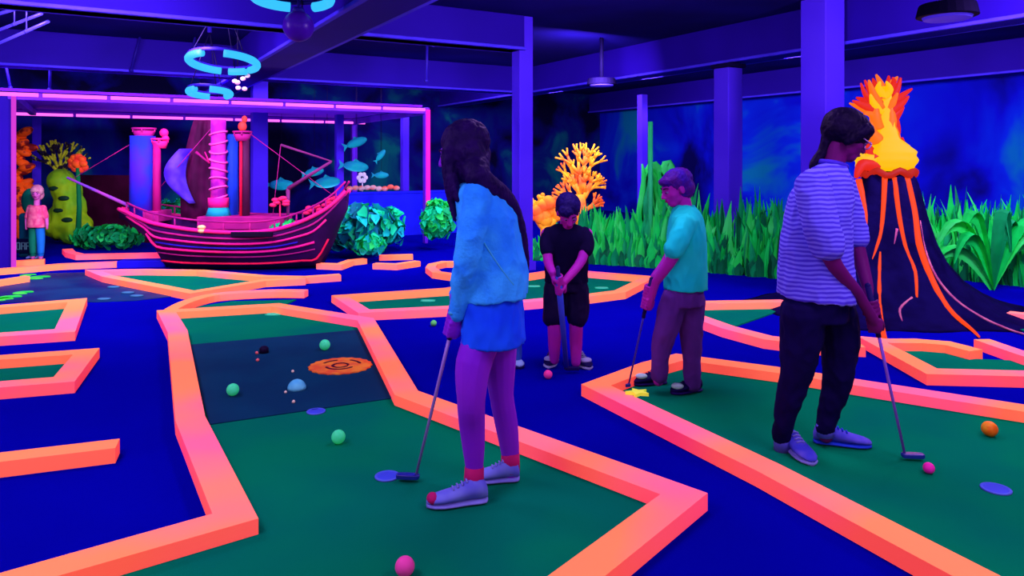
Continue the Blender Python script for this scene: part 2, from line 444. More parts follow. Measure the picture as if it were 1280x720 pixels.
lane('lane with a pointed corner at right, in front of the volcano', [(1220,438),(1185,429),(1148,426),(1112,426),(1090,424),(1165,464),(1290,467),(1420,468)], w=.14,
     tpx=[(1220,438),(1185,429),(1148,426),(1112,426),(1095,426),(1165,464),(1290,467),(1420,468),(1420,446)])
lane('slanting kerb at the right edge beside the volcano foot', [(1227,424),(1262,436),(1310,452),(1380,470)], w=.13)
lane('far kerb at the right edge behind the volcano slope', [(1222,386),(1300,394),(1400,404)], w=.12, tpx=[(1222,387),(1300,395),(1400,404),(1400,420),(1300,410)])
lane('upper of the two open lanes cut by the left picture edge', [(-100,391),(97,375),(81,413),(-120,426)], w=.16, tpx=[(-100,391),(97,375),(81,413),(-120,426)])
lane('lower of the two open lanes cut by the left picture edge', [(-100,454),(108,439),(80,474),(-120,490)], w=.15, tpx=[(-100,454),(108,439),(80,474),(-120,490)])
lane('single straight kerb ending in open floor at the lower left', [(-140,588),(147,554)], w=.13)
lane('kite shaped lane in front of the pirate ship', [(425,343),(380,346),(330,345),(250,338),(180,337),(117,338),(135,345),(240,365),(330,350),(382,347.5)], w=.13,
     tpx=[(330,346),(250,338),(180,337),(117,338),(135,345),(240,365)])
lane('kerb running from the left edge behind the pond mat', [(-60,341),(0,336),(75,330),(148,327)], w=.13)
lane('short far kerb at the left edge beside the child in pink', [(-60,329),(0,327),(56,324)], w=.12)
lane('curved kerb lying in front of the green hedge, left of the ship', [(84,311),(88,315),(100,318),(150,317),(206,316)], w=.14)
lane('short orange kerb stub at the left edge behind the pond mat', [(-40,356),(0,350),(34,345)], w=.10)
lane('short kinked kerb right of the ship in front of the leafy bush', [(398,329),(424,330),(438,325),(456,323)], w=.12)
lane('thin upper kerb on the floor right of the leafy bush', [(474,319),(516,318)], w=.12)
lane('thin lower kerb on the floor right of the leafy bush', [(468,329),(495,330),(522,326)], w=.12)
lane('hot pink U-shaped kerb left of the woman', [(590,327),(555,327),(541,330),(538,334),(546,340),(590,346)], w=.13)

# pond mat with lily pads
g = M(); g.prism([zpt(x,y,.01) for x,y in [(-60,390),(0,378),(60,376),(120,377),(170,375),(214,370),(180,358),(140,345),(110,340),(60,341),(0,354),(-60,362)]], .0005, .006)
q = zpt(100,360,0)
tag(link('pond_mat', g, mat('dark_pond_mat', (2,22,96), (4,44,110), scale=1.6, rough=.5), smooth=False, loc=(q[0],q[1],0)), 'dark pond shaped mat with lily pads at left', 'mat')
for x, y, w, lb in [(48,347,.13,'largest green lily pad, at the back of the pond mat'),(29,366,.10,'green lily pad in the middle of the pond mat'),(11,372,.12,'green lily pad near the front left of the pond mat'),
               (35,344,.09,'pale lily pad at the rear left of the pond mat'),(2,374,.10,'lily pad at the left edge of the pond mat'),]:
    c = at_z(x, y, .008); g = M()
    poly = [(c.x+w*math.cos(a), c.y+w*math.sin(a)) for a in [math.radians(20+k*18) for k in range(18)]]+[(c.x,c.y)]
    g.prism(poly, .006, .014)
    tag(link('lily_pad', g, mat('lily_green', (20,170,70), (70,200,80), scale=6, emit=(20,180,50), es=.2), loc=(c.x,c.y,.006), smooth=False), lb, 'lily pad', 'lily pads on the pond mat')
for x, y, lb in [(142,359,'rearmost pale pebble on the right of the pond mat'),(160,366,'middle pale pebble on the pond mat'),(171,370,'rightmost pale pebble on the pond mat'),(130,374,'frontmost pale pebble on the pond mat')]:
    c = at_z(x, y, .008); g = M(); g.ell(c+V((0,0,.004)), (.075,.05,.012), n=12, m=6)
    tag(link('pebble', g, mat('pale_blue_pebble', (50,90,150)), loc=c), lb, 'pebble', 'pebbles on the pond mat')

# cups, balls and trinkets
cup_m = mat('lilac_cup_rim', (64,70,235), (84,90,245))
for x, y, r, lb in [(395,515,.055,'small lilac cup at the front edge of the dark mat'),(484,596,.058,'lilac cup disc beside the woman\'s putter head'),(1245,612,.062,'lilac cup disc on the right lane, right of the pink ball')]:
    c = at_z(x, y, .012)
    t = thing('golf_cup', lb, 'cup', c)
    g = M(); n = 24; rings = []
    for rr, zz in ((r,0),(r,.007),(r*.82,.007),(r*.78,.001)):
        rings.append([c+V((rr*math.cos(2*PI*k/n), rr*math.sin(2*PI*k/n)*1.0, zz)) for k in range(n)])
    g.loft(rings); link('rim', g, cup_m, t)
    g = M(); g.tube([c+V((0,0,.0005)), c+V((0,0,.004))], r*.8, 24); link('cup_liner', g, mat('cup_liner_blue', (56,60,225)), t, smooth=False)
def ball(px, py, r, m, lb, z=.012, grp=None):
    c = at_z(px, py, z+r)
    g = M(); g.ell(c, r, n=24, m=16)
    o = link('golf_ball', g, m, loc=c); return tag(o, lb, 'ball', grp)
gb = mat('mint_green_ball', (60,225,160), rough=.35, emit=(30,200,110), es=.3); pb = mat('hot_pink_ball', (255,60,190), rough=.35); ob = mat('orange_ball', (255,130,40), (255,90,30), scale=14, rough=.35)
ball(406,431,.041,gb,'mint green ball at the far side of the dark mat, beside the orange sun disc',.018)
ball(291,487,.038,gb,'mint green ball on the left of the dark mat',.018)
ball(423,546,.036,gb,'mint green ball on the turf in front of the dark mat')
ball(542,404,.028,mat('yellow_green_ball', (90,200,110)),'small green ball on the blue floor left of the woman',0)
ball(506,708,.035,pb,'hot pink ball at the bottom edge of the picture')
ball(1237,536,.040,ob,'orange ball on the right lane')
ball(1161,585,.026,mat('magenta_ball',(255,30,190), rough=.35),'pink ball touching the putter head of the striped-shirt adult')
ball(685,468,.030,mat('rose_ball',(255,50,170)),'pink ball on the floor in front of the boy in black',0)
ball(451,232,.03,mat('white_blossom',(200,210,255)),'x') if False else None
# sun disc
c = at_z(425.5,458,.018); t = thing('sun_disc', 'orange smiling sun disc lying on the dark mat', 'disc', c)
g = M(); n = 40
poly = [(c.x+(.215+(.012 if k%2 else 0))*math.cos(2*PI*k/n), c.y+(.20+(.012 if k%2 else 0))*math.sin(2*PI*k/n)) for k in range(n)]
g.prism(poly, .018, .026); link('disc', g, mat('orange_sun_paint', (235,80,50), (255,120,50), scale=9), t, smooth=False)
sm = mat('dark_maroon_paint', (80,10,40))
for rr, a0, a1 in ((.10,200,340),(.14,20,75),(.14,110,160),(.055,0,360)):
    g = M(); n = 14; arc = [c+V((rr*math.cos(math.radians(a0+(a1-a0)*k/n)), rr*math.sin(math.radians(a0+(a1-a0)*k/n)), .009)) for k in range(n+1)]
    g.tube(arc, [.003]+[.011]*(n-1)+[.003], 6, flat=.3); link('painted_line', g, sm, t)
# blue planet dome
c = at_z(371,486,.018); c.z = .018
g = M(); rings = []
for k in range(7):
    ph = PI/2*k/6; rings.append([c+V((.060*math.cos(ph)*math.cos(2*PI*j/24), .06*math.cos(ph)*math.sin(2*PI*j/24), .062*math.sin(ph)+(0.0 if k else 0))) for j in range(24)])
g.loft(rings); tag(link('dome_bumper', g, mat('sky_blue_dome', (70,150,240), (100,170,250), scale=9), loc=c), 'pale blue dome bumper in the middle of the dark mat', 'bumper')
for x, y, r, m, lb in [(367,502,.010,'w','white bead in front of the blue dome'),(357,490,.009,'w','white bead at the left of the blue dome'),(366,464,.010,'w','white bead behind the blue dome'),
                    (321,441,.012,'p','upper pink bead beside the dark knob'),(322,450,.012,'p','lower pink bead beside the dark knob')]:
    ball_ = ball(x, y, r, mat('pale_bead',(225,190,200)) if m == 'w' else mat('pink_bead',(230,90,120)), lb, .018); ball_.name = 'bead'; ball_['category'] = 'bead'
c = at_z(330,441,.018); g = M(); g.tube([c+V((0,0,0)), c+V((0,0,.035)), c+V((0,0,.05))], [.035,.034,.02], 16)
tag(link('knob', g, mat('dark_knob', (16,4,40)), loc=c), 'dark round knob at the back of the dark mat', 'knob')
# yellow marker by the boy's shoe: low star-like clip
c = at_z(797,493,KH); g = M(); n = 10
g.prism([(c.x+(.075 if k%2 else .035)*math.cos(2*PI*k/n), c.y+(.065 if k%2 else .03)*math.sin(2*PI*k/n)) for k in range(n)], KH, KH+.02)
tag(link('star_marker', g, mat('neon_yellow_marker', (215,235,80), emit=(190,225,50), es=.45), loc=c, smooth=False), 'yellow star marker on the kerb by the teal-shirted boy\'s shoe', 'marker')
# pale leaf marks on the narrow lane
for x, y, lb in [(535,376,'pale mint leaf shape on the narrow lane left of the woman'),(752,360,'pale mint leaf shape on the narrow lane right of the boy in black'),(667,358,'pale mint leaf shape on the narrow lane left of the boy in black'),(342,393,'pale mint leaf shape near the back corner of the large zigzag lane')]:
    c = at_z(x, y, .012); g = M(); g.prism([(c.x+.09*math.cos(a)*(1 if k%3 else .5), c.y+.05*math.sin(a)) for k, a in enumerate([2*PI*i/12 for i in range(12)])], .012, .018)
    tag(link('leaf_cutout', g, mat('mint_leaf', (50,180,160)), loc=c, smooth=False), lb, 'leaf')

# ================================================================ plants
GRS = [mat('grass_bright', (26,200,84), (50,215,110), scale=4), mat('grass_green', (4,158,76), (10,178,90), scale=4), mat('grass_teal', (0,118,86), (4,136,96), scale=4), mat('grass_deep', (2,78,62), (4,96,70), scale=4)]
def blade(g, base, h, w, lean, az, curl, n=7):
    d = V((math.cos(az), math.sin(az), 0)); side = V((-d.y, d.x, 0))
    face = (az*7.3) % PI; side = V((math.cos(face*.35-.3), math.sin(face*.35-.3), 0))
    L_ = []; 
    for k in range(n+1):
        t = k/n
        c = base + V((0,0,h*t*(1-.25*curl*t))) + d*(lean*t*t*h)
        ww = w*(.65+.5*math.sin(PI*min(1,t*1.1)))*(1-t**3.0)*.5+.0015
        fold = V((-side.y, side.x, 0))*ww*.5
        L_.append([c-side*ww, c+fold*.5+V((0,0,0)), c+side*ww, c-fold*.25])
    g.loft(L_)
def clump(px, py, topy, n, wpx, label, hvar=.3, w=.05, cat='grass', name='tall_grass_clump', mi0=None, dY=0.0, lean=.25):
    b = at_z(px, py, 0); b.y += dY; b.x += dY*(px-640)/F
    h = H-(topy-HY)*b.y/F
    g = M(); R = wpx*b.y/F/2
    for k in range(n):
        a = random.random()*2*PI; r = R*math.sqrt(random.random())
        hh = h*(1-hvar*random.random()); g.mi = mi0 if mi0 is not None else random.choice((0,0,1,1,1,2,2,3))
        blade(g, b+V((r*math.cos(a), r*.55*math.sin(a), 0)), hh, w*random.uniform(.7,1.3), lean*random.uniform(-.3,1), random.random()*2*PI, random.random())
    # low dense foot
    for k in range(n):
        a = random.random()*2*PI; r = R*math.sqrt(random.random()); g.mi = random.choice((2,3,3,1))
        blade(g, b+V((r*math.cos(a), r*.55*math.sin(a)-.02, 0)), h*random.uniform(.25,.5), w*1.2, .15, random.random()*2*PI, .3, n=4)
    return tag(link(name, g, GRS, loc=b, smooth=False), label, cat, 'tall neon grass clumps')
base_line = [(655,326),(810,336),(970,350),(1150,360),(1300,380)]
def bl(px):
    for (a,b),(c,d) in zip(base_line, base_line[1:]):
        if px <= c: return b+(d-b)*(px-a)/(c-a)
    return base_line[-1][1]
spots = [(664,290),(690,285),(716,262),(742,246),(764,252),(788,248),(812,250),(838,225),(866,226),(890,238),(914,282),(938,228),(962,224),(985,236),(1010,262),(1040,258),(1160,232),(1178,248),(1197,226),(1217,240),(1237,234),(1258,228),(1281,232),(1302,240)]
ords = ['first','second','third','fourth','fifth','sixth','seventh','eighth','ninth','tenth','eleventh','twelfth','thirteenth','fourteenth','fifteenth','sixteenth','seventeenth','eighteenth','nineteenth','twentieth','twenty-first','twenty-second','twenty-third','twenty-fourth']
near = {0:'at the foot of the column left of the coral',1:'behind the boy in black\'s left side',2:'directly behind the boy in black\'s head',3:'under the right edge of the orange coral',4:'just right of the orange coral',
 5:'left of the slim column with the green pipe',6:'in front of the green pipe',7:'behind the teal-shirted boy\'s face',8:'behind the teal-shirted boy\'s shoulder',9:'left of the capped violet column',10:'in front of the capped violet column, low',
 11:'right of the capped violet column',12:'midway between the capped and the thick column',13:'left of the striped-shirt adult\'s shoulder',14:'behind the striped-shirt adult\'s shoulder',15:'between the thick column and the volcano',
 16:'touching the right flank of the volcano',17:'just right of the volcano',18:'tall with a spike, right of the volcano',19:'behind the arching fern, left part',20:'directly behind the arching fern',21:'behind the fern, right part',22:'at the right picture edge',23:'beyond the right picture edge'}
for i, (x, ty) in enumerate(spots):
    d_ = 1.15 if i >= 16 else (.62 if i >= 13 else .35)
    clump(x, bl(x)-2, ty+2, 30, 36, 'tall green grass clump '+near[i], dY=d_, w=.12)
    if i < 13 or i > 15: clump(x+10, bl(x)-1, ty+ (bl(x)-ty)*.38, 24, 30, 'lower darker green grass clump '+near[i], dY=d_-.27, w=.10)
    pass
# tall seaweed
g = M()
b = at_z(822,334,0); b.y += .9
for k in range(16):
    x = random.uniform(-.10,.42); g.mi = random.choice((0,1,1,2))
    pts = []; hh = random.uniform(1.15,1.48)
    for j in range(9):
        t = j/8; pts.append(b+V((x+.05*math.sin(t*7+k)+.05*t*(x-.1), .04*math.cos(t*5+k)+.02*k, hh*t)))
    g.tube(pts, [.05,.055,.05,.055,.045,.05,.04,.04,.012], 6, flat=.5)
for x0, x1, top_, k in ((-.08,.42,1.42,0),(-.02,.62,1.36,1),(.10,.72,1.28,2),(-.05,.28,1.30,0),(.3,.80,1.22,1),(.2,.55,1.45,0)):
    g.mi = k; pts = [b+V((x0+(x1-x0)*(t/12)**1.4, .10+.03*k, top_*math.sin(PI*min(.86, .05+t/12*.81)))) for t in range(13)]
    g.tube(pts, [.07]*11+[.05,.02], 6, flat=.5)
tag(link('giant_seaweed', g, GRS, loc=b), 'tall wavy green seaweed behind the teal-shirted boy', 'seaweed')
# arching fern
b = at_y(1240,200,8.35); b.z = 0
g = M()
for k, (dx, hh, rr) in enumerate([(-.62,.80,0),(-.5,.66,0),(.4,.8,0),(.62,.62,0),(-.32,.90,0),(.15,.92,0),(-.66,.5,0),(.75,.84,0)]):
    g.mi = k % 3; pts = []
    for j in range(11):
        t = j/10; pts.append(b+V((dx*t*(1.0), -.10*t*((k%2)*2-1), hh*math.sin(min(PI*.84, t*PI*.84))*1.0)))
    for j in range(10):
        p0, p1 = pts[j], pts[j+1]; ww = .085*math.sin(PI*(j+.8)/11)+.012; w2 = .085*math.sin(PI*(j+1.8)/11)+.008
        y = V((0,1,0))
        n_ = V((0,.6,.8))
        g.add([p0-y*ww*1.2, p0+V((0,0,.02)), p0+y*ww*1.2, p1-y*w2*1.2, p1+V((0,0,.02)), p1+y*w2*1.2, p0-V((0,0,ww*1.4)), p1-V((0,0,w2*1.4))],
              [(0,3,4,1),(1,4,5,2),(1,6,7,4)])
tag(link('arching_fern', g, GRS, loc=b, smooth=False), 'big arching green fern in front of the grass at the right edge', 'fern')
# leafy bushes
def bush(px, py, Y, rx, rz, n, mats, label, ls=.12, name='leafy_bush', cat='bush', zc=None, ry=None):
    c = at_y(px, py, Y); g = M(); ry = ry or rx*.8
    base = V((c.x, c.y, max(0, c.z-rz)))
    g.mi = len(mats)-1; g.ell(c, (rx*.7, ry*.7, rz*.75), n=12, m=8)
    for k in range(n):
        u = random.uniform(-.75,1); th = random.random()*2*PI; r = math.sqrt(max(0,1-u*u))
        d = V((r*math.cos(th), r*math.sin(th), u)); s = random.uniform(.72,1.05)
        p = c+V((d.x*rx*s, d.y*ry*s, d.z*rz*s))
        if p.z < .02: p.z = .02
        nn = (d+V([random.uniform(-.5,.5) for _ in range(3)])).normalized()
        t1 = nn.cross(V((0,0,1))).normalized() if abs(nn.z) < .95 else V((1,0,0)); t2 = nn.cross(t1)
        L_ = ls*random.uniform(.6,1.2); g.mi = random.randrange(len(mats))
        vs = [p]; m = 8
        for j in range(m):
            a = 2*PI*j/m; rr = L_*(.5+.12*math.cos(3*a+k)); vs.append(p+t1*rr*math.cos(a)+t2*rr*math.sin(a)*1.3+nn*(.25*L_+.07*L_*math.sin(2*a+k)))
        g.add(vs, [(0,1+j,1+(j+1)%m) for j in range(m)])
    return tag(link(name, g, mats, loc=base, smooth=True), label, cat)
AQ = [mat('aqua_leaf', (6,160,200), (20,185,205), scale=5), mat('mint_leaf_dark', (0,130,170)), mat('green_leaf', (8,170,140)), mat('sea_leaf_deep', (0,80,130))]  # leaf tones picked at random; the last also colours the core
GN = [mat('hedge_leaf', (8,150,70), (30,190,100), scale=5), mat('hedge_leaf_deep', (0,95,60)), mat('hedge_leaf_teal', (4,130,90))]
bush(452, 285, 11.2, .52, .32, 260, AQ, 'big crinkled aqua leafy bush right of the ship', .16)
bush(424, 300, 11.2, .27, .16, 90, AQ, 'small aqua bush at the right end of the ship hull', .12)
bush(486, 287, 11.8, .24, .34, 100, AQ, 'pointed aqua bush behind the big crinkled one', .14)
bush(462, 307, 10.6, .22, .13, 80, [AQ[2], AQ[0], GN[0]], 'low bright green bush in front of the big crinkled one', .11)
bush(546, 277, 12.0, .25, .36, 160, [GN[0], GN[2], AQ[2]], 'upright green bush at the foot of the pink vertical tube', .12)
bush(132, 297, 12.1, .58, .18, 240, GN, 'long low green hedge in front of the maroon panel', .12, name='low_hedge', cat='hedge', ry=.2)
bush(228, 266, 12.4, .48, .22, 150, [GN[2], AQ[1], GN[1]], 'dark green bush seen over the ship deck behind the curved sail', .12)
# yellow green rock with spots
b = at_y(82, 290, 12.9); b.z = 0
g = M()
for x, z, r in [(0,.35,.34),(.08,.62,.27),(.02,.9,.24),(-.08,1.08,.20),(.16,.25,.3),(-.15,.3,.25)]: g.ell(b+V((x,.0,z+.05)), (r,.25,r), n=14, m=10)
t = thing('painted_rock', 'yellow-green painted rock sculpture at left, beside the maroon panel', 'rock', b)
link('rock', g, mat('yellow_green_rock', (150,190,20), (110,170,30), scale=3, bump=.6, bscale=6), t, remesh=.03, relax=3, fold=.02, ffreq=5)
for x, z in [(-.06,1.0),(.1,.83),(.02,.62),(.16,.45)]:
    g = M(); g.ell(b+V((x,-.22,z)), (.10,.05,.045), n=12, m=8); link('dark_patch', g, mat('dark_green_patch', (20,50,40)), t)
b = at_y(97, 204, 12.45); base = V((b.x,b.y,.0))
t = thing('flower_sculpture', 'orange curled flower sculpture on a stalk beside the yellow-green rock', 'flower', base)
g = M(); 
for k in range(9):
    a = 2*PI*k/9; g.ell(b+V((.11*math.cos(a), -.03+.01*k, .11*math.sin(a))), (.075,.05,.06), n=12, m=8)
g.ell(b, (.09,.09,.09)); link('petals', g, mat('orange_petals', (250,90,30), (230,50,40), scale=8), t)
g = M(); g.tube([(b.x,b.y,0),(b.x+.03,b.y,.7),(b.x,b.y,b.z)], [.05,.04,.03], 8); link('stalk', g, GN[1], t)
# branching tree of corals
OC = mat('orange_coral', (255,150,40), (245,90,50), scale=3, lo=.45, hi=.6, emit=(255,90,20), es=.2)
def branches(g, p, d, L_, r, depth, spread=.5, flatten=.35):
    q = p + d*L_
    mid = p.lerp(q, .5)+V((random.uniform(-1,1)*L_*.08,0,0))
    g.tube([p, mid, q], [r, r*.86, r*.72], 7)
    g.ell(q, r*.74, n=7, m=5)
    if depth == 0: g.ell(q, r*.9, n=8, m=6); return
    k = random.choice((2,3)) if depth > 1 else 2
    for i in range(k):
        a = spread*((i-(k-1)/2)*1.15+random.uniform(-.25,.25))
        nd = Matrix.Rotation(a, 3, 'Y') @ d + V((0, random.uniform(-.5,.5)*flatten, .06)); nd.normalize()
        branches(g, q, nd, L_*random.uniform(.66,.86), r*.74, depth-1, spread, flatten)
b = at_y(727, 200, 11.6); b.z = 0
t = thing('coral_tree', 'tall orange branching coral tree behind the boy in black', 'coral', b)
g = M(); g.tube([b, b+V((.0,0,.5)), b+V((-.03,0,.95))], [.14,.10,.085], 12); random.seed(12)
for ang, l0, st in ((-.85,.19,.74),(-.42,.235,.9),(-.10,.27,1.0),(.24,.25,.98),(.62,.20,.84),(-1.15,.16,.62),(1.05,.15,.66),(-.2,.2,.8),(.4,.2,.8)):
    branches(g, b+V((-.01,0,st)), V((math.sin(ang),0,math.cos(ang))), l0, .044, 3, .5)
# keep to the crown outline
link('trunk_and_branches', g, OC, t)
random.seed(21)
b = at_y(683, 200, 11.2); b.z = 0
g = M()
for ang in (-.7,-.3,0,.3,.7): branches(g, b+V((0,0,.42)), V((math.sin(ang),0,math.cos(ang))), .22, .07, 2, .5)
g.tube([b, b+V((0,0,.5))], [.1,.09], 10)
for k in range(7): g.ell(b+V((random.uniform(-.14,.1), -.05, random.uniform(.55,.9))), (.1,.06,.1), n=10, m=8)
tag(link('coral_fan', g, OC, loc=b), 'small orange coral fan left of the boy in black\'s head', 'coral')
b = at_y(26, 200, 12.9); b.z = 0; g = M(); random.seed(5)
for k in range(16):
    z = .95+k*.07; g.ell(b+V((.13*math.sin(k*1.3), -.04*math.cos(k*2), z)), (.15,.10,.075), n=12, m=8, R=Matrix.Rotation(.5*math.sin(k*2.), 3, 'Y'))
g.tube([b, b+V((0,0,1.1))], [.14,.12], 10)
tag(link('coral_pillar', g, mat('deep_orange_coral', (255,80,20), (120,20,30), scale=7, lo=.5, hi=.58), loc=b), 'knobbly orange coral pillar behind the neon post at far left', 'coral')
b = at_y(75, 200, 13.6); b.z = 0; g = M(); random.seed(9)
g.tube([b, b+V((0,0,1.3))], [.1,.07], 10)
for ang in (-.8,-.4,.05,.5,.9): branches(g, b+V((0,0,1.25)), V((math.sin(ang),0,math.cos(ang))), .26, .04, 2, .4)
tag(link('spotted_branches', g, mat('spotted_bark', (180,170,40), (30,20,40), scale=9, lo=.48, hi=.54), loc=b), 'yellow spotted bare branches behind the yellow-green rock', 'branches')
# fish props by the low wall
TQ = mat('turquoise_fish', (20,120,190), (10,150,190), scale=4)
for x, y, s, rz, lb in [(446,178,.22,.35,'turquoise fish prop uppermost beside the slim column'),(445,208,.26,-.1,'large turquoise fish prop right of the slim column'),(409,228,.27,.1,'turquoise fish prop left of the slim column'),
                (476,194,.14,.9,'small turquoise fish prop near the dark window'),(477,219,.15,.0,'small turquoise fish prop above the low blue wall'),(352,231,.26,0,'turquoise fish prop right of the violet column behind the ship'),(393,215,.20,.2,'turquoise fish prop under the ship spar')]:
    Y = 14.9; c = at_y(x, y, Y); R = Matrix.Rotation(-rz, 3, 'Y')
    t = thing('fish_prop', lb, 'fish', c, 'hanging turquoise fish')
    g = M(); g.ell(c, (s, s*.25, s*.42), R=R, n=18, m=12); link('body', g, TQ, t)
    g = M()
    tail = [V((-s*.85,0,0)), V((-s*1.4,0,s*.4)), V((-s*1.25,0,0)), V((-s*1.4,0,-s*.4))]
    g.add([c+R@(q+V((0,-.012,0))) for q in tail]+[c+R@(q+V((0,.012,0))) for q in tail], [(0,1,2),(0,2,3),(6,5,4),(7,6,4),(0,4,5,1),(1,5,6,2),(2,6,7,3),(3,7,4,0)])
    link('tail_fin', g, TQ, t, smooth=False); g = M()
    g.add([c+R@V(q) for q in [(-s*.3,0,s*.35),(s*.3,0,s*.36),(-s*.1,0,s*.62),(-s*.3,.02,s*.35),(s*.3,.02,s*.36),(-s*.1,.02,s*.62)]], [(0,1,2),(5,4,3),(0,3,4,1),(1,4,5,2),(2,5,3,0)])
    link('back_fin', g, TQ, t, smooth=False)
    g = M(); g.tube([c+V((0,0,s*.35)), V((c.x,c.y,CEIL))], .004, 5); link('wire', g, wire_m, t)
c = at_y(453, 222, 14.3); base = V((c.x,c.y,.9))
g = M()
for k in range(6):
    a = PI*2*k/6; g.ell(c+V((.07*math.cos(a),-.02,.07*math.sin(a))), (.045,.02,.045), n=10, m=8)
g.tube([c, V((c.x,c.y,.88))], .012, 6)
tag(link('white_flower', g, mat('white_blossom', (200,205,255)), loc=base), 'white ring-shaped blossom standing on the low blue wall', 'flower')
g = M(); random.seed(3)
a_ = at_y(437, 238, 14.2)
for k in range(9): g.ell(V((a_.x+.11*k, a_.y+.03*k, .93+.04*random.random())), (.07,.05,.05), n=10, m=7)
tag(link('coral_rubble', g, mat('salmon_coral', (230,90,90), (200,150,190), scale=6), loc=V((a_.x,a_.y,.88))), 'row of salmon coral lumps along the top of the low blue wall', 'coral')

# ================================================================ volcano
vc = at_y(1110, 200, 7.35); vc.z = 0
t = VOL = thing('volcano', 'black cone volcano with glowing orange lava streams at right', 'volcano', vc)
prof = [(1.37,0),(1.27,.02),(1.10,.07),(.92,.15),(.72,.28),(.55,.47),(.44,.68),(.36,.92),(.30,1.14),(.27,1.28),(.24,1.36),(.18,1.37),(.13,1.30)]
def vr(z):
    for (r0,z0),(r1,z1) in zip(prof, prof[1:11]):
        if z0 <= z <= z1: return r0+(r1-r0)*(z-z0)/(z1-z0)
    return .24
def vrad(th, z): return vr(z)*(1+.05*math.sin(5*th+z*2)+.03*math.sin(11*th+1+3*z))
g = M(); n = 72; rings = []
for r, z in prof:
    rings.append([vc+V((r*(1+.05*math.sin(5*th+z*2)+.03*math.sin(11*th+1+3*z))*math.cos(th), r*(1+.05*math.sin(5*th+z*2)+.03*math.sin(11*th+1+3*z))*math.sin(th)*.80, z+(.03*math.sin(7*th) if z > 1.2 else 0))) for th in [2*PI*k/n for k in range(n)]])
g.loft(rings); link('cone', g, mat('black_volcano_rock', (6,2,52), (10,4,66), scale=4, rough=.9, spec=.02, bump=.8, bscale=9), t)
lava_m = mat('lava_glow', (255,80,20), emit=(255,72,20), es=1.0)
pale_m = mat('pale_lava_crust', (170,80,140), (140,50,120), scale=9)
def stream(path, r, m, name='lava_stream'):
    pts = []
    for x, y in path:
        # intersect view ray with cone surface
        lo_, best = None, None
        Y = 5.4
        while Y < 8.2:
            q = at_y(x, y, Y); dx, dy = q.x-vc.x, (q.y-vc.y)/.80
            rr = math.hypot(dx, dy); th = math.atan2(dy, dx)
            if q.z <= 0.02 or (q.z < 1.37 and rr <= vrad(th, max(0,q.z))): best = q; break
            Y += .01
        if best is None: best = at_y(x, y, 7.35)
        pts.append(best)
    pp, rr = smooth_path(pts, r if isinstance(r, list) else [r]*len(pts), 4)
    g = M(); g.tube(pp, rr, 8); return link(name, g, m, t)
stream([(1073,225),(1081,262),(1080,290),(1076,318)], [.035,.03,.022,.01], lava_m)
stream([(1106,222),(1104,262),(1100,295),(1088,330)], [.028,.022,.018,.006], lava_m)
stream([(1118,222),(1124,270),(1132,310),(1144,340),(1146,372)], [.026,.022,.02,.018,.010], lava_m)
stream([(1133,222),(1142,262),(1149,305),(1163,345),(1185,385),(1215,412),(1224,421)], [.034,.034,.032,.028,.024,.014,.008], lava_m)
stream([(1100,315),(1099,350),(1100,390),(1105,423)], [.012,.018,.020,.024], lava_m)
stream([(1150,276),(1156,310),(1170,345),(1195,375),(1228,397),(1262,412),(1285,419)], [.008,.010,.011,.012,.012,.010,.008], pale_m, 'crust_line')
stream([(1140,372),(1125,386),(1128,402)], [.012,.012,.005], pale_m, 'crust_line')
stream([(1121,286),(1117,308)], [.016,.006], pale_m, 'crust_line')
# crater lip of lava
g = M(); g.tube([vc+V((.235*math.cos(2*PI*k/36)*(1+.06*math.sin(5*k)), .225*math.sin(2*PI*k/36), 1.37+.025*math.sin(7*2*PI*k/36))) for k in range(36)], .035, 8, closed=True); link('crater_rim', g, mat('crater_rim_glow', (230,50,30), emit=(220,40,20), es=.7), t)
# flame
fl = thing('flame_sculpture', 'bright yellow flame with orange-red tongues bursting from the volcano crater', 'flame', vc+V((0,0,1.36)))
yel = mat('yellow_flame', (255,190,0), emit=(255,190,4), es=1.0)
org = mat('orange_flame', (255,110,20), emit=(255,112,14), es=1.0)
red = mat('red_flame', (255,50,30), emit=(240,40,24), es=.9)
def FP(x, y, dy=0): return at_y(x, y, 7.35+dy)
g = M()
pf = [(214,10),(210,26),(200,30),(190,29),(182,23),(174,15),(160,11.5),(145,10),(130,9.5),(118,8),(108,4)]
cx = [1106,1105,1105,1106,1106,1104,1103,1103,1103,1103,1103]
rings = []
sp_, sw_ = smooth_path([V((x0, y, 0)) for (y, w), x0 in zip(pf, cx)], [w for y, w in pf], 5)
for q_, w in zip(sp_, sw_):
    x0, y = q_.x, q_.y; c = FP(x0, y); r = w*7.35/F
    rings.append([c+V((r*math.cos(2*PI*k/20)*(1+.06*math.sin(3*2*PI*k/28+y*.12)+.04*math.sin(y*.5+k)), r*.8*math.sin(2*PI*k/28), 0)) for k in range(28)])
g.loft(rings); link('flame_core', g, yel, fl)
random.seed(4)
def tongue(path, r, m, dy=0, name='flame_tongue'):
    pp, rr = smooth_path([FP(x, y, dy*(i/(len(path)-1))) for i, (x, y) in enumerate(path)], r, 4)
    g = M(); g.tube(pp, rr, 8); link(name, g, m, fl)
P_ = 7.35/F
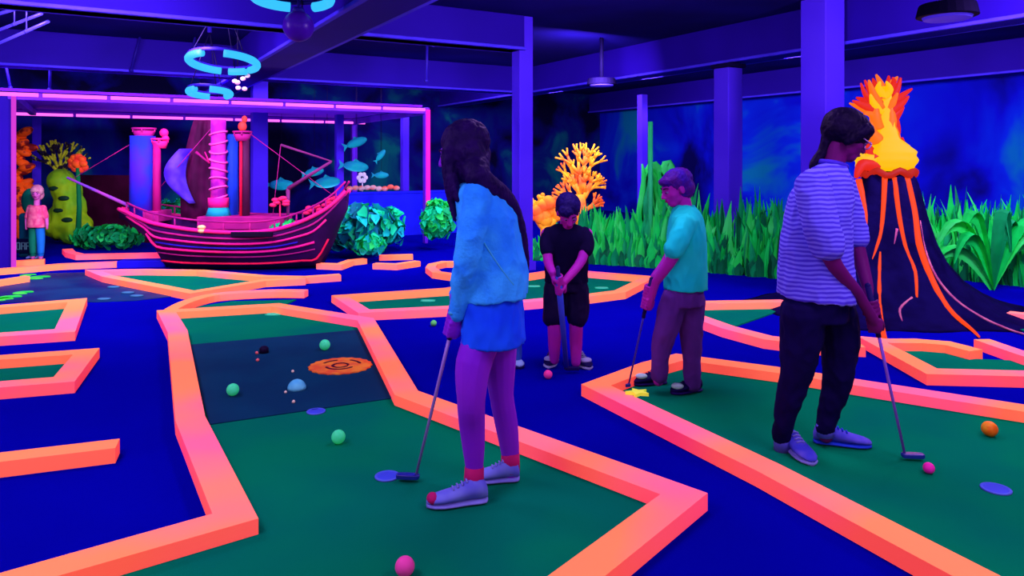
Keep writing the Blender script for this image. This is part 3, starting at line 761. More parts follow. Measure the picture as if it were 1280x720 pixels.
for path, w, m, dy in [
    ([(1100,135),(1092,118),(1086,100)], [6,4,1], org, -.1), ([(1103,125),(1102,108),(1095,93)], [6,4,1], org, .05),
    ([(1106,125),(1112,108),(1122,96)], [6,5,1], org, .08), ([(1108,130),(1120,114),(1126,97)], [5,4,1], red, -.06),
    ([(1110,135),(1124,122),(1140,111)], [6,4,1], red, .12), ([(1108,120),(1117,104),(1116,97)], [4,3,1], red, -.12),
    ([(1098,140),(1086,128),(1070,122)], [6,4,1], red, .1), ([(1098,145),(1082,138),(1062,129)], [5,4,1], org, -.05),
    ([(1098,132),(1084,122),(1076,104)], [5,3,1], red, -.1), ([(1110,150),(1122,140),(1130,134)], [6,4,1], red, .0),
    ([(1108,160),(1118,150),(1129,136)], [7,4,1], red, .12), ([(1110,175),(1120,164),(1122,148)], [8,5,1], red, .1),
    ([(1112,190),(1122,180),(1119,164)], [8,5,1], red, .1), ([(1096,150),(1088,143),(1080,142)], [5,3,1], org, -.1),
    ([(1114,205),(1128,196),(1131,182)], [9,6,1], red, .05), ([(1118,212),(1133,208),(1136,226)], [8,6,2], red, -.05),
    ([(1095,208),(1078,206),(1070,222)], [8,6,2], red, -.1), ([(1092,200),(1078,198),(1076,188)], [8,6,2], yel, .0),
    ([(1104,120),(1098,112),(1100,102)], [6,4,1], yel, -.12), ([(1104,122),(1112,112),(1108,102)], [6,4,1], yel, -.12),
    ([(1100,140),(1092,130),(1088,118)], [5,4,1], yel, -.14), ([(1108,140),(1116,128),(1122,116)], [5,4,1], org, -.1),
    ([(1096,175),(1090,166),(1089,152)], [8,6,1], org, -.05), ([(1110,168),(1114,150),(1113,132)], [7,6,2], org, -.04), ([(1097,160),(1094,146),(1095,130)], [7,6,2], org, -.06),
    ([(1112,182),(1119,172),(1118,156)], [9,6,1], org, .0), ([(1100,125),(1096,112),(1091,98)], [6,4,1], red, .1), ([(1106,118),(1110,104),(1111,95)], [5,3,1], red, .1),
    ([(1096,138),(1080,132),(1066,126)], [6,4,1], red, -.14), ([(1110,140),(1126,130),(1136,120)], [6,4,1], red, -.12), ([(1100,130),(1088,115),(1081,100)], [5,3,1], red, -.02),
    ([(1114,200),(1126,188),(1128,172)], [9,6,1], red, .12), ([(1094,200),(1084,186),(1082,172)], [9,6,1], red, .12)]:
    tongue(path, [x*P_*1.15 for x in w], m, dy)

# ================================================================ ship
SY = 10.15
ship = thing('pirate_ship', 'dark pirate ship prop outlined in pink neon paint under the neon frame', 'ship', V(at_y(300, 200, SY).xy.to_3d()))
hull_m = mat('dark_plum_hull', (36,6,62), (52,8,84), scale=2, rough=.6)
pk = mat('pink_neon_paint', (240,30,130), (220,20,150), scale=2)
pk2 = mat('deep_magenta_paint', (140,14,120), (170,20,130), scale=3)
blu = mat('indigo_ship_paint', (40,20,190))
st = []   # stations: px, rail z, keel z, half beam at rail, half beam at keel
for x, yr, yk, hb in [(150,262,268,.03),(166,266,281,.16),(182,271,292,.30),(200,276,306,.44),(216,280,333,.54),(245,285,335,.64),(275,289,335,.70),(305,291,335,.72),(335,291,335,.70),(362,288,334,.64),(385,280,333,.54),(402,271,332,.44),(415,262,305,.34),(425,252,280,.24),(434,240,262,.12)]:
    X = at_y(x, 0, SY).x; zr = H-(yr-HY)*(SY-hb)/F; zk = max(0.0, H-(yk-HY)*(SY-hb*.35)/F)
    st.append((X, zr, zk, hb))
def hp(i_, v):   # v 0 keel .. 1 rail, near side (-y)
    X, zr, zk, hb = st[i_]
    return V((X, SY-hb*(.38+.62*math.sin(v*PI/2)**.8 if v > 0 else .38), zk+(zr-zk)*v))
NV = 7
g = M(); rings = []
for i in range(len(st)):
    near_ = [hp(i, v/NV) for v in range(NV+1)]
    far_ = [V((p.x, 2*SY-p.y, p.z)) for p in near_][::-1]
    top = [V((p.x, p.y, p.z-.07)) for p in (far_[0], near_[-1])]
    rings.append(near_+[near_[-1].lerp(far_[0], .06)] + [V((near_[-1].x, near_[-1].lerp(far_[0], .08).y, near_[-1].z-.12)), V((near_[-1].x, near_[-1].lerp(far_[0], .92).y, near_[-1].z-.12))] + [near_[-1].lerp(far_[0], .94)]+far_)
g.loft(rings); link('hull', g, hull_m, ship)
def stripe(v, r, m=pk, i0=0, i1=None, both=False, name='neon_stripe', up=0):
    pts = [hp(i, v) + V((0,-.006,up)) for i in range(i0, i1 or len(st))]
    pp, rr = smooth_path(pts, [r]*len(pts), 3); g = M(); g.tube(pp, rr, 6)
    if both: g.tube([V((q.x, 2*SY-q.y, q.z)) for q in pp], rr, 6)
    link(name, g, m, ship)
stripe(1, .028, both=True, name='rail', up=.01)
stripe(.86, .014, pk2); stripe(.72, .016, i0=1, i1=13); stripe(.50, .018, i0=3, i1=12); stripe(.16, .016, mat('red_hull_paint',(225,20,80)), i0=4, i1=13); stripe(.60, .012, blu, i0=4, i1=11); stripe(.36,.010,pk2,i0=4,i1=12)
# raised bulwark at rail, posts
g = M()
for i in range(1, len(st)-1):
    for sgn in (0, 1):
        p = hp(i, 1); 
        if sgn: p = V((p.x, 2*SY-p.y, p.z))
        g.tube([p, p+V((0,0,.13))], .012, 6)
link('rail_posts', g, pk2, ship)
pts = [hp(i, 1)+V((0,0,.14)) for i in range(1, len(st))]
pp, rr = smooth_path(pts, [.014]*len(pts), 3); g = M(); g.tube(pp, rr, 6); g.tube([V((q.x,2*SY-q.y,q.z)) for q in pp], rr, 6); link('handrail', g, pk2, ship)
def box_px(x0, y0, x1, y1, Y, dep, m, name, bev=.01):
    a_, b_ = at_y(x0,y0,Y), at_y(x1,y1,Y); g = M()
    g.box(((a_.x+b_.x)/2, Y+dep/2, (a_.z+b_.z)/2), (abs(b_.x-a_.x), dep, abs(a_.z-b_.z))); return link(name, g, m, ship, smooth=False, bevel=bev)
box_px(168,264,198,278,SY-.15,.4,pk2,'fore_cabin')
box_px(246,271,350,287,SY-.2,.55,pk2,'deck_house')
o_ = box_px(288,290,340,296.5,SY-.76,.05,mat('black_port',(10,2,30)),'gun_port')
def mast(px, y0, y1, Y, r0, r1, m, name='mast'):
    g = M(); g.tube([at_y(px,y1,Y), at_y(px,y0,Y)], [r0,r1], 16); return link(name, g, m, ship)
m1 = mast(273, 150, 262, SY, .105, .10, mat('pink_mast', (215,40,200), (160,20,190), scale=6))
g = M(); a_, b_ = at_y(273,258,SY), at_y(273,160,SY)
for k in range(9):
    z = a_.z+(b_.z-a_.z)*k/8.6
    g.tube([V((a_.x+.115*math.cos(u), SY+.115*math.sin(u), z+.03*math.sin(u+k)+ .02*k*0)) for u in [2*PI*j/18 for j in range(18)]], .014, 6, closed=True)
link('mast_ring', g, mat('hot_pink_ring', (255,60,190)), ship)
g = M(); a_ = at_y(273,270,SY); b_ = at_y(273,259,SY); g.tube([a_,b_], [.17,.13], 16); link('mast_collar', g, mat('teal_collar', (20,130,190)), ship)
g = M(); a_ = at_y(273,259,SY); b_ = at_y(273,247,SY); g.tube([a_,b_], [.135,.14], 16); link('mast_collar', g, pk, ship)
mast(178.5, 170, 275, SY, .17, .165, mat('cobalt_mast', (28,36,225), (60,20,200), scale=3))
mast(196, 178, 277, SY-.05, .055, .05, mat('crimson_mast', (150,10,110)))
mast(290, 168, 275, SY+.15, .085, .08, mat('blue_mast', (24,50,225)))
mast(301, 172, 276, SY-.05, .018, .018, mat('red_pole', (200,10,60)), 'pole')
mast(307, 163, 276, SY, .058, .05, mat('brown_mast', (64,14,60)))
for px, y, r, m in ((180,168,.15,pk2),(200,181,.11,pk),(303,172,.12,pk2)):
    g = M(); c = at_y(px, y, SY); g.tube([c-V((0,0,.05)), c+V((0,0,.05))], [r*.7,r], 16); g.tube([c+V((r*math.cos(u), r*math.sin(u), .08)) for u in [2*PI*j/16 for j in range(16)]], .014, 6, closed=True)
    for j in range(6): g.tube([c+V((r*math.cos(j), r*math.sin(j), .03)), c+V((r*math.cos(j), r*math.sin(j), .08))], .01, 5)
    link('crow_nest', g, m, ship)
g = M(); c = at_y(205,166,SY); g.ell(c, (.06,.05,.06)); g.ell(c+V((.02,0,-.08)), (.05,.04,.05)); link('figure_ornament', g, pk, ship)
g = M(); c = at_y(303,158,SY); g.ell(c, (.06,.05,.07)); g.ell(c+V((.03,0,.10)), (.04,.03,.05)); link('figure_ornament', g, mat('red_orange_ornament',(235,50,60)), ship)
# curved crescent sail
g = M(); rows = []
for k in range(15):
    t_ = k/14; y = 186+(254-186)*t_; b0 = math.sin(PI*t_)
    xl = 224-22*b0+ (12*t_*t_); xr = 240-10*b0 + 4*t_
    a_, b_ = at_y(xl,y,SY+.05-.15*b0), at_y(xr,y,SY+.12)
    mid = a_.lerp(b_, .5)+V((0,-.08,0))
    rows.append([a_, mid, b_, b_+V((0,.02,0)), mid+V((0,.03,0)), a_+V((0,.02,0))])
g.loft(rows); link('sail', g, mat('indigo_sail', (60,20,220), (90,50,235), scale=4), ship)
g = M(); rows = []
for k in range(12):
    t_ = k/11; y = 150+(272-150)*t_
    xl = 226+16*(1-t_)**2 - 2*math.sin(PI*t_); xr = 263
    row = [at_y(xl+(xr-xl)*j/5, y, SY+.28+.06*math.sin(j*2.2)) for j in range(6)]
    rows.append(row+[p+V((0,.02,0)) for p in row[::-1]])
g.loft(rows); link('sail', g, mat('maroon_sail', (54,2,50), (80,6,70), scale=3), ship)
def spar(p0, p1, r, m, name='spar', Y0=SY, Y1=SY):
    g = M(); g.tube([at_y(*p0, Y0), at_y(*p1, Y1)], [r, r*.6], 8); link(name, g, m, ship)
spar((172,262),(84,222),.028,mat('violet_bowsprit',(110,50,190),(150,50,170),scale=4),'bowsprit')
spar((360,236),(414,202),.030,mat('plum_spar',(110,30,110)),'boom'); spar((351,181),(415,202),.018,mat('plum_spar',(110,30,110)),'boom')
spar((245,190),(262,204),.02,pk2,'spar'); spar((262,204),(256,190),.014,pk,'spar')
spar((360,236),(360,276),.03,mat('plum_spar',(110,30,110)),'boom_post')
for p0, p1 in (((273,150),(176,262)),((307,163),(424,250)),((351,181),(340,278)),((180,170),(90,224))): spar(p0, p1, .006, pk2, 'rope')
for x, y in ((350,252),(392,262),(415,252)):
    g = M(); c = at_y(x, y, SY-.1)
    for k in range(7): g.ell(c+V((.09*math.cos(k), -.02, .05*math.sin(k*1.7))), (.055,.04,.03), n=8, m=6)
    g.tube([c, c-V((0,0,.3))], .012, 6)
    link('coral_ornament', g, mat('rose_coral_ornament', (230,30,110)), ship)
bush(358, 287, SY-.1, .22, .08, 90, [GN[0], AQ[2]], 'bright green foliage lying on the ship deck', .10, name='deck_foliage', cat='foliage', ry=.25)
g = M(); c = at_y(252, 284, SY-.72); g.ell(c, (.055,.035,.03)); g.ell(c+V((0,0,-.045)), (.05,.03,.03)); link('lamp_ornament', g, mat('pale_orange_ornament',(255,170,150)), ship)
# thin neon step in front of ship bow
g = M(); a_, b_ = at_z(150,334,.0), at_z(210,333,.0); g.beam(V((a_.x,a_.y,.05)), V((b_.x,b_.y+.02,.05)), .25, .10)
stp = tag(link('low_step', g, mat('blue_step_paint',(20,10,205)), smooth=False, bevel=.01, loc=V((a_.x,a_.y,0))), 'low blue step block in front of the ship bow', 'step')
# sign by far left child
c = at_z(30, 322, 0); 
t = thing('sign_board', 'small dark sign with pale letters on a teal stand at far left', 'sign', c)
g = M(); g.box(c+V((0,.1,.34)), (.22,.16,.68)); link('stand', g, mat('teal_stand', (6,70,110)), t, smooth=False, bevel=.04)
g = M(); g.ell(c+V((.02,.1,.86)), (.12,.09,.2)); link('stand_top', g, mat('teal_round_top', (4,92,90)), t)
g = M(); g.box(c+V((0,.0,.18)), (.24,.03,.22)); link('sign_plate', g, mat('dark_sign_plate', (10,14,60)), t, smooth=False, bevel=.005)
g = M(); lm = mat('pale_letters', (110,150,190)); zc = c+V((0,-.02,.18))
def bar(x, z, w, h): g.box(zc+V((x,0,z)), (w,.01,h))
for x in (-.075,.0,.075): bar(x-.025,0,.012,.11); bar(x,.05,.05,.012)
bar(-.075,-.05,.05,.012); bar(-.052,0,.012,.10); bar(.0,0,.05,.012); bar(.025,-.0,.012,.11); bar(.1,.025,.012,.05); bar(.075,0,.05,.012)
link('letters', g, lm, t, smooth=False)

# ================================================================ people
class Person:
    def __init__(s, label, Y0, base, name='person'):
        s.Y = Y0; b = at_y(base[0], base[1], Y0); b.z = 0
        s.t = thing(name, label, 'person', b); s.org = b
        s.k = Y0/F
    def P(s, px, py, dy=0): return at_y(px, py, s.Y+dy)
def frame(fwd, up=V((0,0,1))):
    f = V(fwd).normalized(); r = f.cross(up).normalized(); u = r.cross(f)
    return Matrix((f, -r, u)).transposed()      # columns: fwd, left, up
def head_geo(g, c, R, s=1.0):
    def q(x,y,z): return c+R@(V((x,y,z))*s)
    def e(x,y,z,a,b,d): g.ell(q(x,y,z), (a*s,b*s,d*s), R=R, n=20, m=14)
    e(-.012,0,.035,.098,.076,.085); e(.03,0,-.01,.066,.062,.088); e(.052,0,-.078,.036,.040,.032); e(.02,0,-.055,.058,.055,.045)
    e(.066,0,.028,.030,.052,.018)
    g.chain([q(.088,0,.02), q(.103,0,-.008), q(.112,0,-.024)], [.009*s,.012*s,.013*s], n=8)
    e(.098,.012,-.03,.012,.009,.008); e(.098,-.012,-.03,.012,.009,.008)
    e(.086,0,-.052,.014,.024,.008); e(.083,0,-.062,.014,.021,.008)
    for y in (-1,1): e(-.005,.078*y,-.005,.020,.009,.032); e(.045,.045*y,-.02,.03,.02,.025)
def face_parts(per, c, R, s, par, lip):
    def q(x,y,z): return c+R@(V((x,y,z))*s)
    for y in (-1,1):
        g = M(); g.ell(q(.082,.030*y,.006), (.011*s,.014*s,.009*s), R=R, n=12, m=8); e = link('eye', g, mat('eye_white', (120,60,170)), par)
        g = M(); g.ell(q(.0915,.030*y,.005), (.004*s,.006*s,.006*s), R=R, n=10, m=6); link('iris', g, mat('dark_iris', (14,4,40)), par)
        g = M(); g.chain([q(.092,.014*y,.030), q(.090,.032*y,.036), q(.074,.05*y,.030)], [.004*s,.0045*s,.003*s], n=6); link('eyebrow', g, mat('dark_brow', (22,4,60)), par)
    g = M(); g.ell(q(.096,0,-.056), (.006*s,.022*s,.006*s), R=R, n=12, m=6); link('lips', g, lip, par)
def grip_hand(g, p, d, out, s=1.0, ro=.016, flip=1):
    """hand closed round a shaft through p with direction d (pointing down the shaft); out points from the shaft to the palm"""
    d = V(d).normalized(); out = (V(out)-d*V(out).dot(d)).normalized(); w = d.cross(out)*flip
    R = Matrix((out, w, d)).transposed()
    g.ell(p+out*(ro+.016*s)-w*.004, (.017*s,.036*s,.045*s), R=R, n=14, m=10)
    for i in range(4):
        o = (i-1.5)*.0205*s; r = ro+.008*s; Ls = (.95,1.05,1.0,.82)[i]
        pts = [p+d*o+out*(r+.010*s)+w*.028*s*1.0]
        for a in (50,100,150,205,250):
            a = math.radians(a*Ls); pts.append(p+d*o+out*math.cos(a)*r*1.1+w*math.sin(a)*r*1.25)
        g.chain(pts, [.0098*s,.0094*s,.009*s,.0088*s,.0083*s,.0075*s], n=8)
    g.chain([p+out*(ro+.014)-w*.028*s-d*.02*s, p-w*(ro+.014*s)-out*.0+d*.004*s, p-w*(ro+.006*s)-out*.012+d*.036*s], [.013*s,.0115*s,.009*s], n=8)
def shoe(per, heel, toe, L_, W, Hh, m, solem, par, name='shoe', patch=None):
    """heel: point under the heel on the ground; toe: direction"""
    d = V((toe[0],toe[1],0)).normalized(); sd = V((-d.y,d.x,0)); z0 = heel.z
    st_ = [(-.02,.25,.50),(.02,.72,.85),(.12,.86,1.0),(.28,.84,1.02),(.42,.88,.80),(.58,.98,.62),(.74,1.0,.50),(.88,.84,.40),(.97,.5,.28),(1.0,.2,.16)]
    def rings_(a, b, ex):
        out = []
        for t_, w_, h_ in st_:
            c = heel + d*(t_*L_) ; ring = []
            for j in range(16):
                u = 2*PI*j/16; x = math.cos(u)*W/2*w_*ex; z = math.sin(u)
                zz = a + (b(h_)-a)*(.5+.5*z)
                xx = x*(1 if z < 0 else (1-.25*z*z))
                sq = 1.0/max(abs(math.cos(u))**.6+.0001, 1e-3)
                ring.append(c+sd*xx+V((0,0,zz)))
            out.append(ring)
        return out
    g = M(); g.loft(rings_(.018, lambda h_: .018+Hh*h_, 1.0)); o = link(name, g, m, par)
    g = M(); g.loft(rings_(.0, lambda h_: .024, 1.06)); link('sole', g, solem, o)
    if name == 'shoe':
        g = M()
        for k in range(4):
            t_ = .34+.075*k; hh = Hh*(.93-.10*k)+.018
            c = heel+d*(t_*L_)+V((0,0,hh)); g.tube([c-sd*W*.2, c+V((0,0,.006)), c+sd*W*.2], .004, 6)
        link('laces', g, solem, o)
    if patch:
        g = M(); c = heel+d*(L_*.90)+V((0,0,.022+Hh*.18)); g.ell(c, (L_*.10, W*.40, Hh*.26), R=Matrix((d, sd, V((0,0,1)))).transposed(), n=12, m=8)
        link('toe_patch', g, patch, o)['label'] = 'red toe patch'
    return o
def torso_ring(c, a, b, side, up, n=22):
    side = V(side).normalized(); up = V(up).normalized(); dep = side.cross(up).normalized()
    return [V(c)+side*a*math.copysign(abs(math.cos(2*PI*j/n))**.85, math.cos(2*PI*j/n))+dep*b*math.copysign(abs(math.sin(2*PI*j/n))**.85, math.sin(2*PI*j/n)) for j in range(n)]
def torso(g, rows, side, up=(0,0,1)):
    """rows: (center, half width, half depth)"""
    n = len(rows); cs, rs = smooth_path([r[0] for r in rows], [r[1] for r in rows], 4); _, bs = smooth_path([r[0] for r in rows], [r[2] for r in rows], 4)
    g.loft([torso_ring(c, a, b, side, up) for c, a, b in zip(cs, rs, bs)])
def putter(label, top, bot, face, shaft_m, gm, hm, r=.008, hl=.11, grp=None, blade=None):
    t = thing('putter', label, 'golf club', V((bot.x,bot.y,bot.z)), grp)
    g = M(); g.tube([top, bot+V((0,0,.02))], [r*1.1,r*.8], 10); link('shaft', g, shaft_m, t)
    d = (bot-top).normalized(); g = M(); g.tube([top-d*.06, top+d*.20], [.015,.012], 12); g.ell(top-d*.06, .015, n=12, m=8); link('grip', g, gm, t)
    f = V((face[0],face[1],0)).normalized(); s_ = V((-f.y,f.x,0)); g = M()
    R = Matrix((f, s_, V((0,0,1)))).transposed()
    c = bot+f*hl*.35+V((0,0,.004)); rings = []
    for x, w, h in ((-.5,.5,.7),(-.42,.9,.95),(0,1,1),(.42,.9,.95),(.5,.5,.7)):
        rings.append([c+R@V((x*hl, w*.028*math.cos(u), .016*h*math.sin(u)+.012)) for u in [PI/4+PI/2*j for j in range(4)]])
    g.loft(rings); link('club_head', g, hm, t, smooth=False, bevel=.004)
    return t
skinV = mat('woman_skin', (126,22,238), (136,28,240), scale=4, rough=.5)
skinM = mat('boy_skin', (158,22,190), (168,24,180), scale=5, rough=.5)
skinD = mat('adult_skin', (104,12,118), (98,10,110), scale=5, rough=.5)
lipm = mat('lip_tone', (130,10,100))
club_dk = mat('dark_blue_club', (14,24,150), rough=.35, spec=.6); steel = mat('lilac_shaft', (150,100,230), rough=.25, spec=.8); gripm = mat('dark_grip', (26,10,100))

# ---- woman in blue jacket
W = Person('woman with long dark hair in light blue jacket and short blue skirt holding a putter', 3.2, (600,600))
P = W.P; T = W.t
R = frame((-.93,.18,-.30))
hc = P(578,190,.03)
body = M()
head_geo(body, hc, R, 1.0)
body.chain([hc+R@V((-.03,0,-.06)), P(596,226,.04)], [.050,.052])
torso(body, [(P(618,400,.04),.14,.12),(P(616,360,.04),.125,.105),(P(612,310,.04),.115,.095),(P(606,265,.04),.13,.10),(P(601,236,.04),.11,.07)], (.35,1,0))
# near leg / far leg
body.chain([P(608,412,.01),P(592,455,-.04),P(589,500,-.06),P(590,530,-.03),P(592,560,-.02),P(593,592,-.02),P(592,612,-.03)], [.085,.080,.062,.058,.050,.036,.036])
body.chain([P(624,412,.13),P(625,455,.14),P(627,495,.15),P(633,530,.17),P(637,560,.18),P(638,578,.18),P(638,590,.17)], [.088,.074,.056,.054,.045,.036,.036])
# arms
sh = P(597,246,-.10); el = P(584,325,-.10); wr = P(573,386,-.02)
body.chain([sh, el, wr], [.045,.038,.027])
sh2 = P(605,245,.2); el2 = P(588,325,.24); wr2 = P(569,372,.04)
body.chain([sh2, el2, wr2], [.043,.036,.027])
ctop = P(574,372,0); cbot = at_z(520,600,.02)
cd = (cbot-ctop).normalized()
h1 = ctop+cd*.14; h2 = ctop+cd*.06
grip_hand(body, h1, cd, V((.5,-.9,.1)), 1.0); grip_hand(body, h2, cd, V((.3,.9,.1)), 1.0, flip=-1)
body.chain([wr, h1+V((.02,-.03,.03))], [.027,.024]); body.chain([wr2, h2+V((.0,.03,.02))], [.026,.022])
B = link('body', body, skinV, T, remesh=.006, relax=2)
face_parts(W, hc, R, 1.0, T, lipm)
g = M()   # leggings? bare legs violet: shorts/skirt
torso(g, [(P(617,428,.04),.162,.135),(P(617,405,.04),.160,.132),(P(616,380,.04),.150,.125),(P(614,345,.04),.13,.11)], (.35,1,0))
skirt_m = mat('royal_blue_skirt', (14,62,290), (20,78,290), scale=5, rough=.8)
link('skirt', g, skirt_m, T, remesh=.008, relax=2, fold=.006, ffreq=14)
jk_m = mat('sky_blue_jacket', (34,122,300), (52,150,300), scale=6, rough=.85, bump=.25, bscale=60)
g = M()
torso(g, [(P(620,372,.04),.165,.142),(P(619,345,.04),.160,.14),(P(615,310,.04),.150,.128),(P(609,270,.03),.160,.122),(P(602,240,.03),.145,.10),(P(598,226,.03),.075,.06)], (.35,1,0), (-.06,0,1))
g.chain([P(598,243,-.10),P(591,285,-.115),P(584,325,-.11),P(577,362,-.06),P(573,390,-.02)], [.062,.060,.055,.048,.040])
g.chain([P(606,243,.19),P(590,325,.24),P(573,368,.07)], [.06,.05,.038])
link('jacket', g, jk_m, T, remesh=.007, relax=2, fold=.007, ffreq=12)
g = M(); g.tube([P(598,228,.03)+V((.065*math.cos(u)-.0, .06*math.sin(u), .012*math.sin(u*2))) for u in [2*PI*j/20 for j in range(20)]], .016, 8, closed=True); link('collar', g, mat('pale_blue_trim', (60,140,255)), T)
g = M(); g.tube([P(574,388,-.02)+V((.042*math.cos(u), .042*math.sin(u), .01*math.cos(u))) for u in [2*PI*j/16 for j in range(16)]], .008, 6, closed=True); link('cuff', g, mat('pale_blue_trim', (60,140,255)), T)
g = M(); pts = smooth2([P(603,300,-.115),P(617,322,-.125),P(633,345,-.11),P(642,356,-.09)]); g.tube(pts, .0035, 6); link('seam', g, mat('pale_blue_trim', (60,140,255)), T)
hair_m = mat('dark_plum_hair', (20,2,70), (30,4,86), scale=14, rough=.6, spec=.08, bump=.25, bscale=60)
g = M(); g.ell(hc+R@V((-.028,0,.040)), (.112,.094,.10), R=R)
g.ell(hc+R@V((-.02,0,.0)), (.092,.100,.11), R=R); g.ell(hc+V((.02,.0,-.05)), (.085,.08,.12))
for y in (-.05,0,.05): g.chain([hc+R@V((-.05,y,-.02)), P(598,222,y*1.4-.03), P(632,250,y*1.4+.10), P(649,285,y*1.4+.14), P(656,322,y+.14), P(658,345,y*.5+.14)], [.062,.056,.042,.028,.018,.007])
g.chain([hc+R@V((.02,.075,.03)), P(563,205,-.03), P(566,228,-.05), P(573,250,-.07)], [.03,.028,.026,.012])
g.chain([hc+R@V((.03,.07,.03)), P(557,195,-.01), P(562,240,-.04), P(569,275,-.05)], [.022,.020,.018,.008])
link('hair', g, hair_m, T, remesh=.007, relax=2, fold=.004, ffreq=40)
sn = mat('lilac_shoe', (92,80,238), (110,100,245), scale=9); so = mat('pale_lilac_sole', (120,100,245)); redp = mat('raspberry_fabric', (170,14,110))
hl = at_z(608,626,.012); hl.z = .012; shoe(W, hl, (-1,-.25,0), .262, .098, .085, sn, so, T, patch=redp)
hl = at_z(648,600,.012); hl.z = .012; shoe(W, hl, (-1,-.12,0), .215, .09, .08, sn, so, T)
for a_, b_ in ((P(593,596,-.02),P(592,612,-.03)),(P(638,578,.18),P(638,590,.17))):
    a_ = a_+V((0,0,.045)); g = M(); g.tube([a_, a_.lerp(b_,.5), b_], [.042,.044,.044], 16); link('sock', g, redp, T)['label'] = 'raspberry ankle sock'
putter('putter held by the woman in the blue jacket, its head on the foreground lane', ctop, cbot, (-1,.1,0), steel, gripm, club_dk)

# ---- adult in striped shirt
A = Person('adult in blue striped short-sleeved shirt and dark trousers leaning over a putter by the volcano', 3.65, (1010,580))
P = A.P; T = A.t
R = frame((.86,.10,-.42))
hc = P(1058,172,.0)
body = M(); head_geo(body, hc, R, 1.0)
body.chain([hc+R@V((-.03,0,-.05)), P(1040,212,.0)], [.054,.056])
torso(body, [(P(1018,375,.0),.14,.11),(P(1018,300,.0),.13,.10),(P(1028,225,.0),.12,.07)], (.35,1,0))
ctop = P(1088,372,-.06); cbot = at_z(1131,573,.02); cd = (cbot-ctop).normalized()
h1 = ctop+cd*.05; h2 = ctop+cd*.13
n1 = P(1014,232,-.15); e1 = P(1036,318,-.20); w1 = P(1072,366,-.14)
body.chain([n1, e1, w1], [.048,.040,.028]); n2 = P(1050,232,.15); e2 = P(1072,310,.10); w2 = P(1085,360,.02)
body.chain([n2, e2, w2], [.045,.038,.028])
grip_hand(body, h1, cd, V((-.3,.8,.1)), 1.0, flip=-1); grip_hand(body, h2, cd, V((-.6,-.7,.1)), 1.0)
body.chain([w2, h1+V((-.01,.03,.01))], [.027,.024]); body.chain([w1, h2+V((-.025,-.03,.02))], [.027,.025])
body.chain([P(1004,385,-.05),P(1001,430,-.04),P(992,480,-.02),P(982,515,.02),P(978,540,.05),P(978,562,.06)], [.085,.078,.058,.042,.038,.036]); body.chain([P(1044,385,.06),P(1050,430,.07),P(1046,480,.09),P(1037,512,.10),P(1031,530,.10),P(1032,545,.10)], [.085,.075,.056,.042,.038,.036])
link('body', body, skinD, T, remesh=.006, relax=2)
face_parts(A, hc, R, 1.0, T, lipm)
tr_m = mat('dark_navy_trousers', (8,1,66), (12,2,78), scale=6, rough=.8)
g = M(); torso(g, [(P(1022,398,0),.155,.14),(P(1022,372,0),.16,.14),(P(1020,345,0),.145,.125)], (.35,1,0))
g.chain([P(1004,392,-.05),P(1001,430,-.04),P(992,480,-.02),P(982,515,.02),P(977,545,.05)], [.108,.098,.070,.053,.044])
g.chain([P(1044,392,.06),P(1050,430,.07),P(1046,480,.09),P(1037,512,.10),P(1031,535,.10)], [.105,.092,.068,.053,.044])
link('trousers', g, tr_m, T, remesh=.008, relax=2, fold=.006, ffreq=14)
st_m = mat('striped_shirt', (76,46,250), (120,96,285), scale=7, rough=.85, stripes=(.0215,.03))
g = M(); torso(g, [(P(1021,371,0),.185,.188),(P(1020,345,0),.182,.18),(P(1020,300,0),.170,.165),(P(1026,250,0),.178,.15),(P(1034,222,0),.16,.11),(P(1038,205,0),.075,.065)], (.35,1,0), (.08,0,1))
g.chain([P(1016,232,-.14),P(1023,270,-.19),P(1034,306,-.20)], [.080,.082,.078]); g.chain([P(1050,232,.14),P(1062,270,.13),P(1070,296,.11)], [.072,.068,.064])
link('shirt', g, st_m, T, remesh=.007, relax=2, fold=.007, ffreq=11)
g = M(); g.tube([P(1039,206,0)+V((.072*math.cos(u), .068*math.sin(u), .018*math.cos(u+2.6))) for u in [2*PI*j/20 for j in range(20)]], .012, 8, closed=True); link('collar', g, mat('violet_collar', (66,34,225)), T)
hm2 = mat('black_plum_hair', (8,1,40), (14,2,52), scale=14, rough=.6, spec=.08, bump=.25, bscale=60)
g = M(); g.ell(hc+R@V((-.020,0,.045)), (.124,.10,.098), R=R); g.ell(hc+R@V((-.05,0,.015)), (.088,.092,.075), R=R); g.ell(hc+R@V((.055,0,.072)), (.055,.075,.04), R=R)
for y in (-1,1): g.chain([hc+R@V((.03,.085*y,.05)), hc+R@V((-.01,.088*y,.0)), hc+R@V((-.03,.08*y,-.04))], [.03,.026,.018])
g.chain([hc+R@V((-.10,0,.02)), P(1030,188,0), P(1020,200,-.01), P(1013,210,-.02)], [.034,.026,.020,.008])
link('hair', g, hm2, T, remesh=.007, relax=2, fold=.004, ffreq=40)
g = M()
for y in (-1,1):
    c = hc+R@V((.104,.032*y,.004)); g.tube([c+R@V((0,.024*math.cos(u),.019*math.sin(u))) for u in [2*PI*j/18 for j in range(18)]], .0035, 6, closed=True)
    g.tube([hc+R@V((.104,.056*y,.01)), hc+R@V((.05,.080*y,.012)), hc+R@V((-.005,.087*y,.01))], .003, 6)
g.tube([hc+R@V((.104,-.01,.008)), hc+R@V((.11,0,.012)), hc+R@V((.104,.01,.008))], .003, 6)
link('glasses', g, mat('violet_glasses', (190,110,250), rough=.2), T)
bs = mat('blue_violet_shoe', (58,50,228), (96,70,235), scale=9)
hl = at_z(982,556,.012); hl.z = .012; shoe(A, hl, (.12,-1,0), .27, .10, .085, bs, so, T)
